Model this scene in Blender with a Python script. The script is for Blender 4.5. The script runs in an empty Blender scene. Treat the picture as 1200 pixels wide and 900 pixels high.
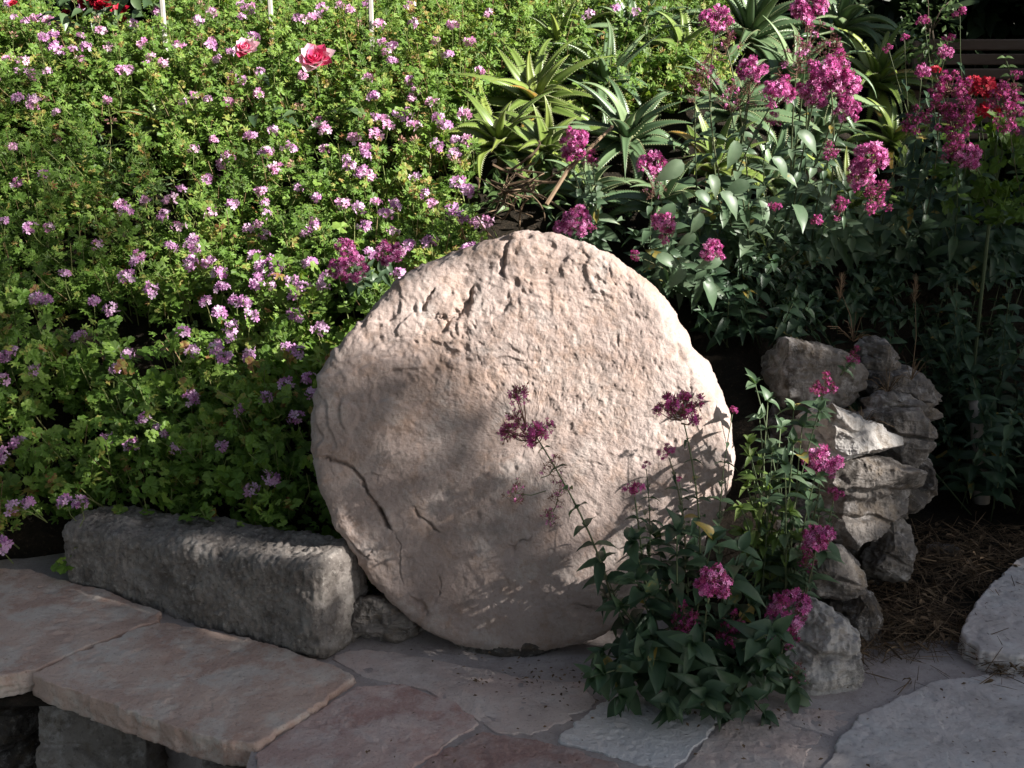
import bpy, math, random
import numpy as np
from mathutils import Vector, Matrix, Quaternion
from mathutils.bvhtree import BVHTree

random.seed(7)
RNG = np.random.default_rng(11)
SC = bpy.context.scene
COL = SC.collection

# ------------------------------------------------------------------ camera, sky, sun, exposure
CAMZ, PITCH, FPX = 1.6, math.radians(16.0), 1413.0
cd = bpy.data.cameras.new('camera')
cam = bpy.data.objects.new('camera', cd); COL.objects.link(cam)
cam.location = (0, 0, CAMZ); cam.rotation_euler = (math.pi/2 - PITCH, 0, 0)
cd.sensor_fit = 'HORIZONTAL'; cd.sensor_width = 36.0; cd.lens = FPX/1200*36.0
cd.clip_start = 0.05; cd.clip_end = 600.0
SC.camera = cam
SUN = Vector((0.80, -0.36, 0.50)).normalized()
w = bpy.data.worlds.new('World'); SC.world = w; w.use_nodes = True
nt = w.node_tree; bg = nt.nodes['Background']
sky = nt.nodes.new('ShaderNodeTexSky'); sky.sky_type = 'NISHITA'; sky.sun_disc = False
sky.sun_elevation = math.asin(SUN.z); sky.sun_rotation = math.atan2(SUN.x, SUN.y)
hs_ = nt.nodes.new('ShaderNodeHueSaturation'); hs_.inputs['Saturation'].default_value = 0.68
nt.links.new(sky.outputs[0], hs_.inputs['Color']); nt.links.new(hs_.outputs[0], bg.inputs[0]); bg.inputs[1].default_value = 0.05
sl = bpy.data.lights.new('sun', 'SUN'); sl.energy = 5.0; sl.angle = math.radians(0.55); sl.color = (1.0, 0.95, 0.89)
so = bpy.data.objects.new('sun', sl); COL.objects.link(so)
so.rotation_euler = SUN.to_track_quat('Z', 'Y').to_euler(); so.location = SUN*20
SC.view_settings.view_transform = 'Standard'; SC.view_settings.look = 'None'
SC.view_settings.exposure = 1.36; SC.view_settings.gamma = 1.0; SC.view_settings.use_curve_mapping = False
SC.render.engine = 'CYCLES'
SC.cycles.max_bounces = 6; SC.cycles.diffuse_bounces = 3; SC.cycles.transmission_bounces = 4; SC.cycles.glossy_bounces = 2
SC.cycles.use_denoising = True

# ------------------------------------------------------------------ geometry helpers
FW = np.array((0, math.cos(PITCH), -math.sin(PITCH))); UP = np.array((0, math.sin(PITCH), math.cos(PITCH))); RT = np.array((1.0, 0, 0))
CP = np.array((0, 0, CAMZ))
def ray(px, py): return FW + RT*((px-600)/FPX) + UP*((450-py)/FPX)
def at(px, py, Y):
    d = ray(px, py); return CP + d*(Y/d[1])
def gnd(px, py, z=0.0):
    d = ray(px, py); return CP + d*((z-CAMZ)/d[2])
def project(P):
    q = np.asarray(P, float) - CP; dep = q@FW
    return 600 + FPX*(q@RT)/dep, 450 - FPX*(q@UP)/dep, dep

def vnoise(P, seed=0):
    P = np.asarray(P, float); I = np.floor(P).astype(np.int64); F = P-I; U = F*F*F*(F*(F*6-15)+10)
    out = np.zeros(len(P))
    for dx in (0, 1):
        for dy in (0, 1):
            for dz in (0, 1):
                h = ((I[:, 0]+dx)*73856093) ^ ((I[:, 1]+dy)*19349663) ^ ((I[:, 2]+dz)*83492791) ^ (seed*7919+1013)
                h = ((h ^ (h >> 13))*1274126177) & 0xFFFFFFFF
                h = (h ^ (h >> 15)) & 0xFFFF
                wgt = (U[:, 0] if dx else 1-U[:, 0])*(U[:, 1] if dy else 1-U[:, 1])*(U[:, 2] if dz else 1-U[:, 2])
                out += wgt*(h/32767.5-1)
    return out
def fbm(P, scale, octs=4, seed=0, gain=0.5):
    P = np.asarray(P, float)*scale; a = 1.0; s = np.zeros(len(P)); n = 0
    for o in range(octs):
        s += a*vnoise(P+o*17.3, seed+o); n += a; a *= gain; P = P*2.03
    return s/n
def ridged(P, scale, octs=4, seed=0):
    P = np.asarray(P, float)*scale; a = 1.0; s = np.zeros(len(P)); n = 0
    for o in range(octs):
        s += a*(1-2*np.abs(vnoise(P+o*9.1, seed+o))); n += a; a *= 0.5; P = P*2.1
    return s/n
def norm(v):
    v = np.asarray(v, float); return v/np.maximum(np.linalg.norm(v, axis=-1, keepdims=True), 1e-9)
def sstep(a, b, x):
    t = np.clip((x-a)/(b-a), 0, 1); return t*t*(3-2*t)

class MB:
    """collects vertices and faces, linked as ONE mesh object"""
    def __init__(s): s.V = []; s.L = []; s.N = []; s.T = []; s.M = []; s.n = 0
    def add(s, V, loops, totals, tint=0.5, mat=0):
        V = np.asarray(V, float).reshape(-1, 3); k = len(V)
        s.V.append(V); s.L.append(np.asarray(loops, np.int64)+s.n); s.N.append(np.asarray(totals, np.int64))
        s.T.append(np.broadcast_to(np.asarray(tint, float), (k,))); s.M.append(np.full(len(totals), mat)); s.n += k
    def faces(s, V, F, tint=0.5, mat=0):
        s.add(V, [i for f in F for i in f], [len(f) for f in F], tint, mat)
    def inst(s, tpl, pos, R, sc, tint=None, mat=0):
        TV, TL, TN = tpl[0], tpl[1], tpl[2]; pos = np.asarray(pos, float).reshape(-1, 3); n = len(pos)
        if n == 0: return
        sc = np.broadcast_to(np.asarray(sc, float).reshape(-1, 1) if np.ndim(sc) else np.full((n, 1), sc), (n, 1))
        P = np.einsum('nij,kj->nki', R, TV)*sc[:, :, None] + pos[:, None, :]
        L = (TL[None, :] + (np.arange(n)*len(TV))[:, None]).ravel()
        t = 0.5 if tint is None else np.repeat(np.asarray(tint, float), len(TV))
        s.add(P.reshape(-1, 3), L, np.tile(TN, n), t, mat)
    def tube(s, pts, rad, sides=5, tint=0.5, mat=0):
        pts = np.asarray(pts, float); m = len(pts); rad = np.broadcast_to(np.asarray(rad, float), (m,))
        tan = norm(np.gradient(pts, axis=0)); ref = np.array((0.31, 0.17, 0.93)) if abs(tan[0][2]) < 0.9 else np.array((1.0, 0.1, 0.05))
        a = norm(np.cross(tan, ref)); b = np.cross(tan, a)
        th = np.arange(sides)*2*math.pi/sides
        V = pts[:, None, :] + rad[:, None, None]*(np.cos(th)[None, :, None]*a[:, None, :] + np.sin(th)[None, :, None]*b[:, None, :])
        L = []
        for i in range(m-1):
            for j in range(sides):
                k = (j+1) % sides; L += [i*sides+j, i*sides+k, (i+1)*sides+k, (i+1)*sides+j]
        N = [4]*((m-1)*sides); L += list(range(sides))[::-1] + [(m-1)*sides+j for j in range(sides)]; N += [sides, sides]
        s.add(V.reshape(-1, 3), L, N, tint, mat)
    def box(s, c, size, R=None, bev=0.0, tint=0.5):
        hx, hy, hz = np.asarray(size, float)/2; R = np.eye(3) if R is None else R; b = min(bev, hx*.9, hy*.9, hz*.9)
        if b <= 0:
            V = np.array([(x, y, z) for x in (-hx, hx) for y in (-hy, hy) for z in (-hz, hz)])
            F = [(0, 1, 3, 2), (4, 6, 7, 5), (0, 4, 5, 1), (2, 3, 7, 6), (0, 2, 6, 4), (1, 5, 7, 3)]
            s.faces(V@R.T+c, F, tint); return
        bm = []; idx = {}
        for sx in (-1, 1):
            for sy in (-1, 1):
                for sz in (-1, 1):
                    for ax in range(3):
                        v = [sx*hx, sy*hy, sz*hz]
                        for q in range(3):
                            if q != ax: v[q] -= (sx, sy, sz)[q]*b
                        idx[(sx, sy, sz, ax)] = len(bm); bm.append(v)
        V = np.array(bm); F = []
        o = [(-1, -1), (1, -1), (1, 1), (-1, 1)]
        def key(ax, sg, p, q):
            t = [0, 0, 0]; t[ax] = sg; t[(ax+1) % 3] = p; t[(ax+2) % 3] = q; return tuple(t)
        for ax in range(3):
            for sg in (-1, 1):
                f = [idx[key(ax, sg, p, q)+(ax,)] for p, q in o]; F.append(f if sg > 0 else f[::-1])
            a1, a2 = (ax+1) % 3, (ax+2) % 3
            for p, q in o:
                f = [idx[key(ax, -1, p, q)+(a1,)], idx[key(ax, 1, p, q)+(a1,)], idx[key(ax, 1, p, q)+(a2,)], idx[key(ax, -1, p, q)+(a2,)]]
                F.append(f if p*q > 0 else f[::-1])
        for sx in (-1, 1):
            for sy in (-1, 1):
                for sz in (-1, 1):
                    f = [idx[(sx, sy, sz, a)] for a in range(3)]; F.append(f if sx*sy*sz > 0 else f[::-1])
        s.faces(V@R.T+c, F, tint)
    def build(s, name, mats, parent=None, origin=None, smooth=False):
        V = np.concatenate(s.V); L = np.concatenate(s.L); N = np.concatenate(s.N); T = np.concatenate(s.T); M = np.concatenate(s.M)
        o = np.zeros(3)
        if parent is not None: o = np.array(parent.get('_o', (0, 0, 0)), float)
        elif origin is not None: o = np.asarray(origin, float)
        V = V-o
        me = bpy.data.meshes.new(name)
        me.vertices.add(len(V)); me.vertices.foreach_set('co', V.astype(np.float32).ravel())
        me.loops.add(len(L)); me.loops.foreach_set('vertex_index', L.astype(np.int32))
        me.polygons.add(len(N)); st = np.concatenate(([0], np.cumsum(N)[:-1]))
        me.polygons.foreach_set('loop_start', st.astype(np.int32)); me.polygons.foreach_set('loop_total', N.astype(np.int32))
        for m in (mats if isinstance(mats, (list, tuple)) else [mats]): me.materials.append(m)
        me.polygons.foreach_set('material_index', M.astype(np.int32))
        me.polygons.foreach_set('use_smooth', np.full(len(N), smooth))
        a = me.attributes.new('tint', 'FLOAT', 'POINT'); a.data.foreach_set('value', T.astype(np.float32))
        me.update(calc_edges=True); me.validate()
        ob = bpy.data.objects.new(name, me); COL.objects.link(ob)
        if parent is not None: ob.parent = parent
        else: ob.location = o
        return ob

def tag(o, label=None, cat=None, group=None, kind=None):
    if label: o['label'] = label
    if cat: o['category'] = cat
    if group: o['group'] = group
    if kind: o['kind'] = kind
    return o
def empty(name, loc, label, cat, group=None):
    o = bpy.data.objects.new(name, None); COL.objects.link(o); o.location = loc; o.empty_display_size = 0.05
    o['_o'] = [float(v) for v in loc]
    return tag(o, label, cat, group)
def clean():
    for o in bpy.data.objects:
        if '_o' in o: del o['_o']

def frames(dirs, nrm):
    """columns side, dir, normal"""
    d = norm(dirs); n = np.asarray(nrm, float); n = n-(n*d).sum(-1, keepdims=True)*d; n = norm(n); sd = np.cross(d, n)
    return np.stack((sd, d, n), axis=-1)
def rand_dirs(n, zmin=-1.0):
    z = RNG.uniform(zmin, 1, n); a = RNG.uniform(0, 2*math.pi, n); r = np.sqrt(np.maximum(0, 1-z*z)); return np.stack((r*np.cos(a), r*np.sin(a), z), -1)

# ------------------------------------------------------------------ materials
def mat_new(name):
    m = bpy.data.materials.new(name); m.use_nodes = True; n = m.node_tree.nodes; l = m.node_tree.links
    return m, n, l, n['Principled BSDF'], n['Material Output']
def ramp(n, stops):
    r = n.new('ShaderNodeValToRGB'); e = r.color_ramp.elements
    while len(e) > 1: e.remove(e[-1])
    e[0].position = stops[0][0]; e[0].color = (*stops[0][1], 1)
    for p, c in stops[1:]:
        q = e.new(p); q.color = (*c, 1)
    return r
def leaf_mat(name, stops, rough=0.5, trans=0.3, tcol=None, spec=0.35, vein=0.0):
    m, n, l, b, out = mat_new(name)
    a = n.new('ShaderNodeAttribute'); a.attribute_name = 'tint'
    nz = n.new('ShaderNodeTexNoise'); nz.inputs['Scale'].default_value = 60; nz.inputs['Detail'].default_value = 3
    tc = n.new('ShaderNodeTexCoord'); l.new(tc.outputs['Object'], nz.inputs['Vector'])
    mx = n.new('ShaderNodeMath'); mx.operation = 'MULTIPLY_ADD'; l.new(nz.outputs[0], mx.inputs[0]); mx.inputs[1].default_value = 0.35; 
    sb = n.new('ShaderNodeMath'); sb.operation = 'SUBTRACT'; l.new(a.outputs['Fac'], sb.inputs[0]); sb.inputs[1].default_value = 0.175
    l.new(sb.outputs[0], mx.inputs[2])
    r = ramp(n, stops); l.new(mx.outputs[0], r.inputs[0])
    l.new(r.outputs[0], b.inputs['Base Color']); b.inputs['Roughness'].default_value = rough; b.inputs['Specular IOR Level'].default_value = spec
    if trans > 0:
        t = n.new('ShaderNodeBsdfTranslucent'); mix = n.new('ShaderNodeMixShader'); mix.inputs[0].default_value = trans
        if tcol is not None:
            mc = n.new('ShaderNodeMix'); mc.data_type = 'RGBA'; mc.blend_type = 'MULTIPLY'; mc.inputs[0].default_value = 1.0
            l.new(r.outputs[0], mc.inputs[6]); mc.inputs[7].default_value = (*tcol, 1); l.new(mc.outputs[2], t.inputs[0])
        else: l.new(r.outputs[0], t.inputs[0])
        l.new(b.outputs[0], mix.inputs[1]); l.new(t.outputs[0], mix.inputs[2]); l.new(mix.outputs[0], out.inputs[0])
    return m
def stone_mat(name, cols, scale=6.0, fine=60.0, bump=0.4, dist=0.006, stain=None, stain_scale=2.5, stain_lo=0.5, stain_hi=0.7, speck=None, rough=0.9, stretch=(1, 1, 1)):
    m, n, l, b, out = mat_new(name)
    tc = n.new('ShaderNodeTexCoord'); mp = n.new('ShaderNodeMapping'); mp.inputs['Scale'].default_value = stretch
    l.new(tc.outputs['Object'], mp.inputs[0])
    n1 = n.new('ShaderNodeTexNoise'); n1.inputs['Scale'].default_value = scale; n1.inputs['Detail'].default_value = 9; n1.inputs['Roughness'].default_value = 0.62
    n1.inputs['Distortion'].default_value = 0.4
    l.new(mp.outputs[0], n1.inputs['Vector'])
    k = len(cols); r = ramp(n, [(0.28+0.44*i/(k-1), c) for i, c in enumerate(cols)]); l.new(n1.outputs[0], r.inputs[0]); cur = r.outputs[0]
    def over(cur, fac, col, amt):
        mx = n.new('ShaderNodeMix'); mx.data_type = 'RGBA'; f = n.new('ShaderNodeMath'); f.operation = 'MULTIPLY'; f.inputs[1].default_value = amt
        l.new(fac, f.inputs[0]); l.new(f.outputs[0], mx.inputs[0]); l.new(cur, mx.inputs[6]); mx.inputs[7].default_value = (*col, 1); return mx.outputs[2]
    if stain is not None:
        for i, (col, amt) in enumerate(stain):
            n2 = n.new('ShaderNodeTexNoise'); n2.inputs['Scale'].default_value = stain_scale*(1+0.9*i); n2.inputs['Detail'].default_value = 10; n2.inputs['Roughness'].default_value = 0.7
            n2.noise_dimensions = '4D'; n2.inputs['W'].default_value = 3.7*i+1
            l.new(mp.outputs[0], n2.inputs['Vector']); rr = ramp(n, [(stain_lo, (0, 0, 0)), (stain_hi, (1, 1, 1))]); l.new(n2.outputs[0], rr.inputs[0])
            cur = over(cur, rr.outputs[0], col, amt)
    n3 = n.new('ShaderNodeTexNoise'); n3.inputs['Scale'].default_value = fine; n3.inputs['Detail'].default_value = 6; n3.inputs['Roughness'].default_value = 0.7
    l.new(mp.outputs[0], n3.inputs['Vector'])
    if speck is not None:
        rr = ramp(n, [(0.56, (0, 0, 0)), (0.66, (1, 1, 1))]); l.new(n3.outputs[0], rr.inputs[0]); cur = over(cur, rr.outputs[0], speck[0], speck[1])
        rr = ramp(n, [(0.34, (1, 1, 1)), (0.44, (0, 0, 0))]); l.new(n3.outputs[0], rr.inputs[0]); cur = over(cur, rr.outputs[0], speck[2], speck[3])
    l.new(cur, b.inputs['Base Color']); b.inputs['Roughness'].default_value = rough; b.inputs['Specular IOR Level'].default_value = 0.2
    ad = n.new('ShaderNodeMath'); ad.operation = 'MULTIPLY_ADD'; l.new(n3.outputs[0], ad.inputs[0]); ad.inputs[1].default_value = 0.55; l.new(n1.outputs[0], ad.inputs[2])
    bp = n.new('ShaderNodeBump'); bp.inputs['Strength'].default_value = bump; bp.inputs['Distance'].default_value = dist; l.new(ad.outputs[0], bp.inputs['Height']); l.new(bp.outputs[0], b.inputs['Normal'])
    return m
def flat_mat(name, col, rough=0.7, nscale=30, var=0.25):
    m, n, l, b, out = mat_new(name); tc = n.new('ShaderNodeTexCoord'); nz = n.new('ShaderNodeTexNoise'); nz.inputs['Scale'].default_value = nscale; nz.inputs['Detail'].default_value = 6
    l.new(tc.outputs['Object'], nz.inputs['Vector']); r = ramp(n, [(0.3, tuple(c*(1-var) for c in col)), (0.7, tuple(min(1, c*(1+var)) for c in col))]); l.new(nz.outputs[0], r.inputs[0])
    l.new(r.outputs[0], b.inputs['Base Color']); b.inputs['Roughness'].default_value = rough; return m

M = {}
M['ger_leaf'] = leaf_mat('geranium_leaf', [(0.0, (0.07, 0.12, 0.022)), (0.45, (0.125, 0.235, 0.036)), (0.85, (0.25, 0.37, 0.075)), (0.97, (0.36, 0.28, 0.08)), (1.0, (0.25, 0.12, 0.05))], 0.5, 0.38, (1.25, 1.2, 0.6))
M['ger_stem'] = leaf_mat('geranium_stem', [(0, (0.16, 0.21, 0.06)), (0.6, (0.24, 0.27, 0.10)), (1, (0.26, 0.16, 0.09))], 0.6, 0)
M['lilac'] = leaf_mat('lilac_petal', [(0.0, (0.36, 0.09, 0.30)), (0.4, (0.64, 0.32, 0.58)), (1.0, (0.82, 0.60, 0.78))], 0.6, 0.3)
M['pinklilac'] = leaf_mat('rosy_lilac_petal', [(0.0, (0.42, 0.10, 0.30)), (0.4, (0.70, 0.34, 0.56)), (1.0, (0.85, 0.62, 0.76))], 0.6, 0.3)
M['fadedpetal'] = leaf_mat('faded_petal', [(0.0, (0.22, 0.10, 0.07)), (0.5, (0.36, 0.18, 0.15)), (1.0, (0.5, 0.3, 0.26))], 0.7, 0.2)
M['magenta'] = leaf_mat('magenta_petal', [(0.0, (0.26, 0.014, 0.10)), (0.4, (0.60, 0.09, 0.35)), (1.0, (0.84, 0.38, 0.66))], 0.6, 0.25)
M['crimson'] = leaf_mat('crimson_petal', [(0.0, (0.22, 0.012, 0.08)), (0.45, (0.42, 0.03, 0.20)), (1.0, (0.62, 0.13, 0.40))], 0.6, 0.25)
M['calyx'] = leaf_mat('valerian_calyx', [(0.0, (0.12, 0.035, 0.035)), (0.5, (0.15, 0.09, 0.05)), (1.0, (0.22, 0.10, 0.09))], 0.7, 0.15)
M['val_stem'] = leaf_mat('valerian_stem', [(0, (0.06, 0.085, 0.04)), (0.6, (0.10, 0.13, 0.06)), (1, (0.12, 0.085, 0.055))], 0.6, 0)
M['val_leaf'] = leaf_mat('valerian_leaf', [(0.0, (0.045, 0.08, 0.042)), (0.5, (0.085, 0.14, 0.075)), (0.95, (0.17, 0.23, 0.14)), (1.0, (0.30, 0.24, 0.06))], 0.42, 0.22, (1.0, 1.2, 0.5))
M['val_leaf_shaded'] = leaf_mat('shaded_valerian_leaf', [(0.0, (0.022, 0.045, 0.024)), (0.5, (0.045, 0.085, 0.045)), (0.93, (0.09, 0.145, 0.075)), (1.0, (0.30, 0.22, 0.05))], 0.42, 0.2, (1.0, 1.2, 0.5))  # darker copy of the valerian leaf: shade mixed into the colour
M['val_leaf_sunlit'] = leaf_mat('sunlit_valerian_leaf', [(0.0, (0.09, 0.15, 0.035)), (0.5, (0.15, 0.23, 0.06)), (1.0, (0.24, 0.31, 0.10))], 0.45, 0.3, (1.1, 1.15, 0.5))  # lighter yellow-green copy of the valerian leaf: sunlight mixed into the colour
M['aloe'] = leaf_mat('aloe_leaf', [(0.0, (0.083, 0.139, 0.029)), (0.5, (0.166, 0.238, 0.050)), (0.85, (0.276, 0.337, 0.072)), (1.0, (0.385, 0.218, 0.050))], 0.38, 0.12, (1.1, 1.2, 0.4), 0.5)
M['aloe_grey'] = leaf_mat('grey_aloe_leaf', [(0.0, (0.064, 0.119, 0.055)), (0.5, (0.111, 0.180, 0.085)), (1.0, (0.204, 0.285, 0.136))], 0.38, 0.1, (1.1, 1.2, 0.4), 0.5)
M['aloe_tooth'] = leaf_mat('aloe_tooth', [(0, (0.22, 0.26, 0.12)), (1, (0.38, 0.38, 0.2))], 0.5, 0.1)
M['aloe_stem'] = stone_mat('aloe_stem', [(0.08, 0.06, 0.04), (0.2, 0.15, 0.1)], 20, 80)
M['rose_petal'] = leaf_mat('pink_rose_petal', [(0.0, (0.66, 0.03, 0.12)), (0.38, (0.76, 0.10, 0.24)), (0.58, (0.82, 0.42, 0.52)), (1.0, (0.86, 0.74, 0.76))], 0.55, 0.25)
M['red_petal'] = leaf_mat('red_petal', [(0.0, (0.26, 0.003, 0.014)), (0.5, (0.42, 0.006, 0.03)), (1.0, (0.52, 0.03, 0.06))], 0.6, 0.1)
M['rose_leaf'] = leaf_mat('rose_leaf', [(0.0, (0.035, 0.07, 0.03)), (1.0, (0.11, 0.17, 0.075))], 0.35, 0.2, (1.0, 1.2, 0.5), 0.5)
M['hedge_leaf'] = leaf_mat('hedge_leaf', [(0.0, (0.012, 0.025, 0.010)), (1.0, (0.04, 0.07, 0.025))], 0.5, 0.15)
M['shrub_leaf'] = leaf_mat('shrub_leaf', [(0.0, (0.03, 0.06, 0.02)), (1.0, (0.12, 0.19, 0.06))], 0.45, 0.25)
M['tree_leaf'] = leaf_mat('tree_leaf', [(0.0, (0.04, 0.07, 0.025)), (1.0, (0.09, 0.14, 0.045))], 0.5, 0.12)
M['dry'] = leaf_mat('dry_grass', [(0.0, (0.05, 0.032, 0.018)), (0.6, (0.15, 0.098, 0.056)), (1.0, (0.27, 0.19, 0.12))], 0.8, 0.1)
M['deadleaf'] = leaf_mat('dead_leaf', [(0.0, (0.06, 0.035, 0.02)), (1.0, (0.22, 0.14, 0.08))], 0.8, 0.1)
M['bark'] = stone_mat('bark', [(0.05, 0.035, 0.025), (0.13, 0.10, 0.075), (0.2, 0.17, 0.13)], 14, 70, 0.8, 0.01, stretch=(1, 1, 0.25))
M['palebark'] = stone_mat('pale_bark', [(0.25, 0.22, 0.19), (0.45, 0.41, 0.36)], 14, 70, 0.6, 0.006, stretch=(1, 1, 0.3))
M['soil'] = stone_mat('soil', [(0.008, 0.006, 0.004), (0.018, 0.014, 0.009), (0.035, 0.025, 0.017)], 12, 90, 0.9, 0.02, speck=((0.09, 0.065, 0.04), 0.5, (0.006, 0.005, 0.004), 0.6))
M['mortar'] = stone_mat('mortar', [(0.300, 0.261, 0.256), (0.397, 0.352, 0.339), (0.481, 0.430, 0.415)], 7, 110, 0.6, 0.006, stain=[((0.204, 0.167, 0.156), 0.6)], stain_scale=5, speck=((0.541, 0.481, 0.465), 0.4, (0.157, 0.129, 0.117), 0.5))
M['disc'] = stone_mat('rolling_stone_limestone', [(0.316, 0.245, 0.216), (0.380, 0.304, 0.272), (0.436, 0.360, 0.327)], 5.0, 105, 1.0, 0.007,
                      stain=[((0.321, 0.215, 0.155), 0.45), ((0.459, 0.403, 0.371), 0.7), ((0.211, 0.174, 0.155), 0.5), ((0.275, 0.169, 0.109), 0.35)], stain_scale=4.0, stain_lo=0.52, stain_hi=0.62, speck=((0.487, 0.430, 0.390), 0.35, (0.202, 0.146, 0.117), 0.4))
M['hewn'] = stone_mat('hewn_stone', [(0.119, 0.102, 0.091), (0.237, 0.210, 0.189), (0.380, 0.348, 0.315)], 12, 65, 1.0, 0.016, stain=[((0.053, 0.046, 0.040), 0.8), ((0.499, 0.456, 0.430), 0.5)], stain_scale=6,
                      speck=((0.5, 0.47, 0.43), 0.5, (0.05, 0.042, 0.036), 0.6))
def slab(name, c0, c1, c2, st): return stone_mat(name, [c0, c1, c2], 6.5, 120, 0.9, 0.007, stain=st, stain_scale=4.5, stain_lo=0.48, stain_hi=0.58, speck=((0.55, 0.5, 0.47), 0.30, (0.12, 0.09, 0.075), 0.42))
M['slab_tan'] = slab('tan_slab', (0.446, 0.317, 0.265), (0.573, 0.420, 0.352), (0.660, 0.518, 0.439), [((0.398, 0.235, 0.183), 0.5), ((0.660, 0.619, 0.565), 0.6)])
M['slab_pink'] = slab('pink_slab', (0.412, 0.285, 0.260), (0.509, 0.369, 0.337), (0.592, 0.470, 0.431), [((0.329, 0.171, 0.152), 0.6), ((0.606, 0.540, 0.519), 0.5)])
M['slab_red'] = slab('red_slab', (0.299, 0.199, 0.177), (0.385, 0.260, 0.234), (0.448, 0.336, 0.310), [((0.224, 0.123, 0.114), 0.5), ((0.461, 0.410, 0.396), 0.4)])
M['slab_grey'] = slab('grey_slab', (0.438, 0.368, 0.344), (0.568, 0.482, 0.447), (0.660, 0.587, 0.553), [((0.309, 0.248, 0.223), 0.5), ((0.584, 0.437, 0.390), 0.5)])
M['slab_pale'] = slab('pale_slab', (0.552, 0.531, 0.529), (0.632, 0.609, 0.609), (0.660, 0.660, 0.660), [((0.474, 0.447, 0.437), 0.5), ((0.660, 0.660, 0.660), 0.4)])
M['slab_path'] = stone_mat('path_slab', [(0.377, 0.341, 0.329), (0.564, 0.516, 0.504), (0.600, 0.600, 0.600)], 7, 60, 0.7, 0.008, stain=[((0.226, 0.202, 0.190), 0.6), ((0.600, 0.600, 0.600), 0.5)], stain_scale=5, speck=((0.600, 0.600, 0.600), 0.35, (0.170, 0.150, 0.139), 0.5))
def rockm(name, c0, c1, c2, dk=0.75): return stone_mat(name, [c0, c1, c2], 8, 45, 0.9, 0.014, stain=[((0.03, 0.026, 0.022), dk+0.12), ((0.52, 0.49, 0.47), 0.55), ((0.15, 0.11, 0.07), 0.4)], stain_scale=7, stain_lo=0.52, stain_hi=0.60, speck=((0.46, 0.43, 0.4), 0.3, (0.06, 0.052, 0.045), 0.5))  # near-black stain paints crevice shade into the rock colour
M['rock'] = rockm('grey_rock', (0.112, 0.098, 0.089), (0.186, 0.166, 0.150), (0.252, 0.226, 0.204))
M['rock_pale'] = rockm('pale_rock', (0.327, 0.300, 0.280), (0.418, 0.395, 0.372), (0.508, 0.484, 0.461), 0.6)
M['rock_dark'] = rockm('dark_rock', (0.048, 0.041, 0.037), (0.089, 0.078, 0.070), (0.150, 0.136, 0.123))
M['wallrock'] = rockm('wall_rock', (0.20, 0.175, 0.155), (0.28, 0.25, 0.225), (0.34, 0.31, 0.285), 0.3)
M['wood'] = stone_mat('weathered_wood', [(0.08, 0.055, 0.04), (0.15, 0.105, 0.08), (0.21, 0.16, 0.125)], 10, 60, 0.4, 0.004, stretch=(0.1, 1, 1))
M['white'] = flat_mat('white_paint', (0.5, 0.47, 0.43), 0.6, 20, 0.1)

# ------------------------------------------------------------------ terrain
BASE = np.array([(-7, 4.9), (-3, 3.95), (-1.75, 3.50), (-1.42, 3.60), (-0.52, 3.19), (0.0, 3.28), (0.42, 3.22), (0.60, 3.02), (0.70, 2.98), (0.80, 3.06), (0.93, 3.30), (1.05, 3.56), (1.36, 4.1), (1.85, 4.45), (2.6, 4.95), (4.6, 5.5), (8, 6)])
def bankd(X, Y):
    P = np.stack((X, Y), -1); d = np.full(len(P), 1e9)
    for i, (a, b) in enumerate(zip(BASE[:-1], BASE[1:])):
        ab = b-a; t = np.clip(((P-a)@ab)/(ab@ab), 0, 1); d = np.minimum(d, np.linalg.norm(P-a-t[:, None]*ab, axis=1)*(1.0 if i < 8 else 1.75))
    poly = np.vstack((BASE, [(8, 12), (-7, 12)])); ins = np.zeros(len(P), bool); j = len(poly)-1
    for i in range(len(poly)):
        c = ((poly[i, 1] > P[:, 1]) != (poly[j, 1] > P[:, 1])) & (P[:, 0] < (poly[j, 0]-poly[i, 0])*(P[:, 1]-poly[i, 1])/(poly[j, 1]-poly[i, 1]+1e-12)+poly[i, 0])
        ins ^= c; j = i
    return np.where(ins, d, -d)
def hgt(X, Y):
    X = np.atleast_1d(np.asarray(X, float)); Y = np.atleast_1d(np.asarray(Y, float)); d = bankd(X, Y)
    dd = np.maximum(d, 0); b = 0.14*(1-np.exp(-dd/0.07))+1.62*(1-np.exp(-(dd*0.78/1.62)*(1+0.6*(dd*0.78/1.62)**2)))
    b = np.minimum(b, 1.9-1.2*sstep(1.25, 2.0, X))
    P = np.stack((X, Y, np.zeros_like(X)), -1)
    b = b + fbm(P, 2.2, 4, 5)*0.09*np.clip(dd*3, 0, 1)
    r = np.clip((Y-4.3)*0.5, 0, 0.75)
    return np.where(d > 0, np.maximum(b, 0), r*sstep(1.4, 1.7, X))
def onbank(px, py, off):
    """points where the view ray meets the bank raised by off"""
    px = np.atleast_1d(np.asarray(px, float)); py = np.atleast_1d(np.asarray(py, float))
    D = FW[None]+RT[None]*((px-600)/FPX)[:, None]+UP[None]*((450-py)/FPX)[:, None]
    best = np.full(len(px), 6.2); done = np.zeros(len(px), bool)
    for Y in np.arange(2.8, 6.2, 0.025):
        P = CP+D*(Y/D[:, 1])[:, None]; hit = (~done) & (P[:, 2] < hgt(P[:, 0], P[:, 1])+off); best[hit] = Y; done |= hit
    return CP+D*(best/D[:, 1])[:, None], done

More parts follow.
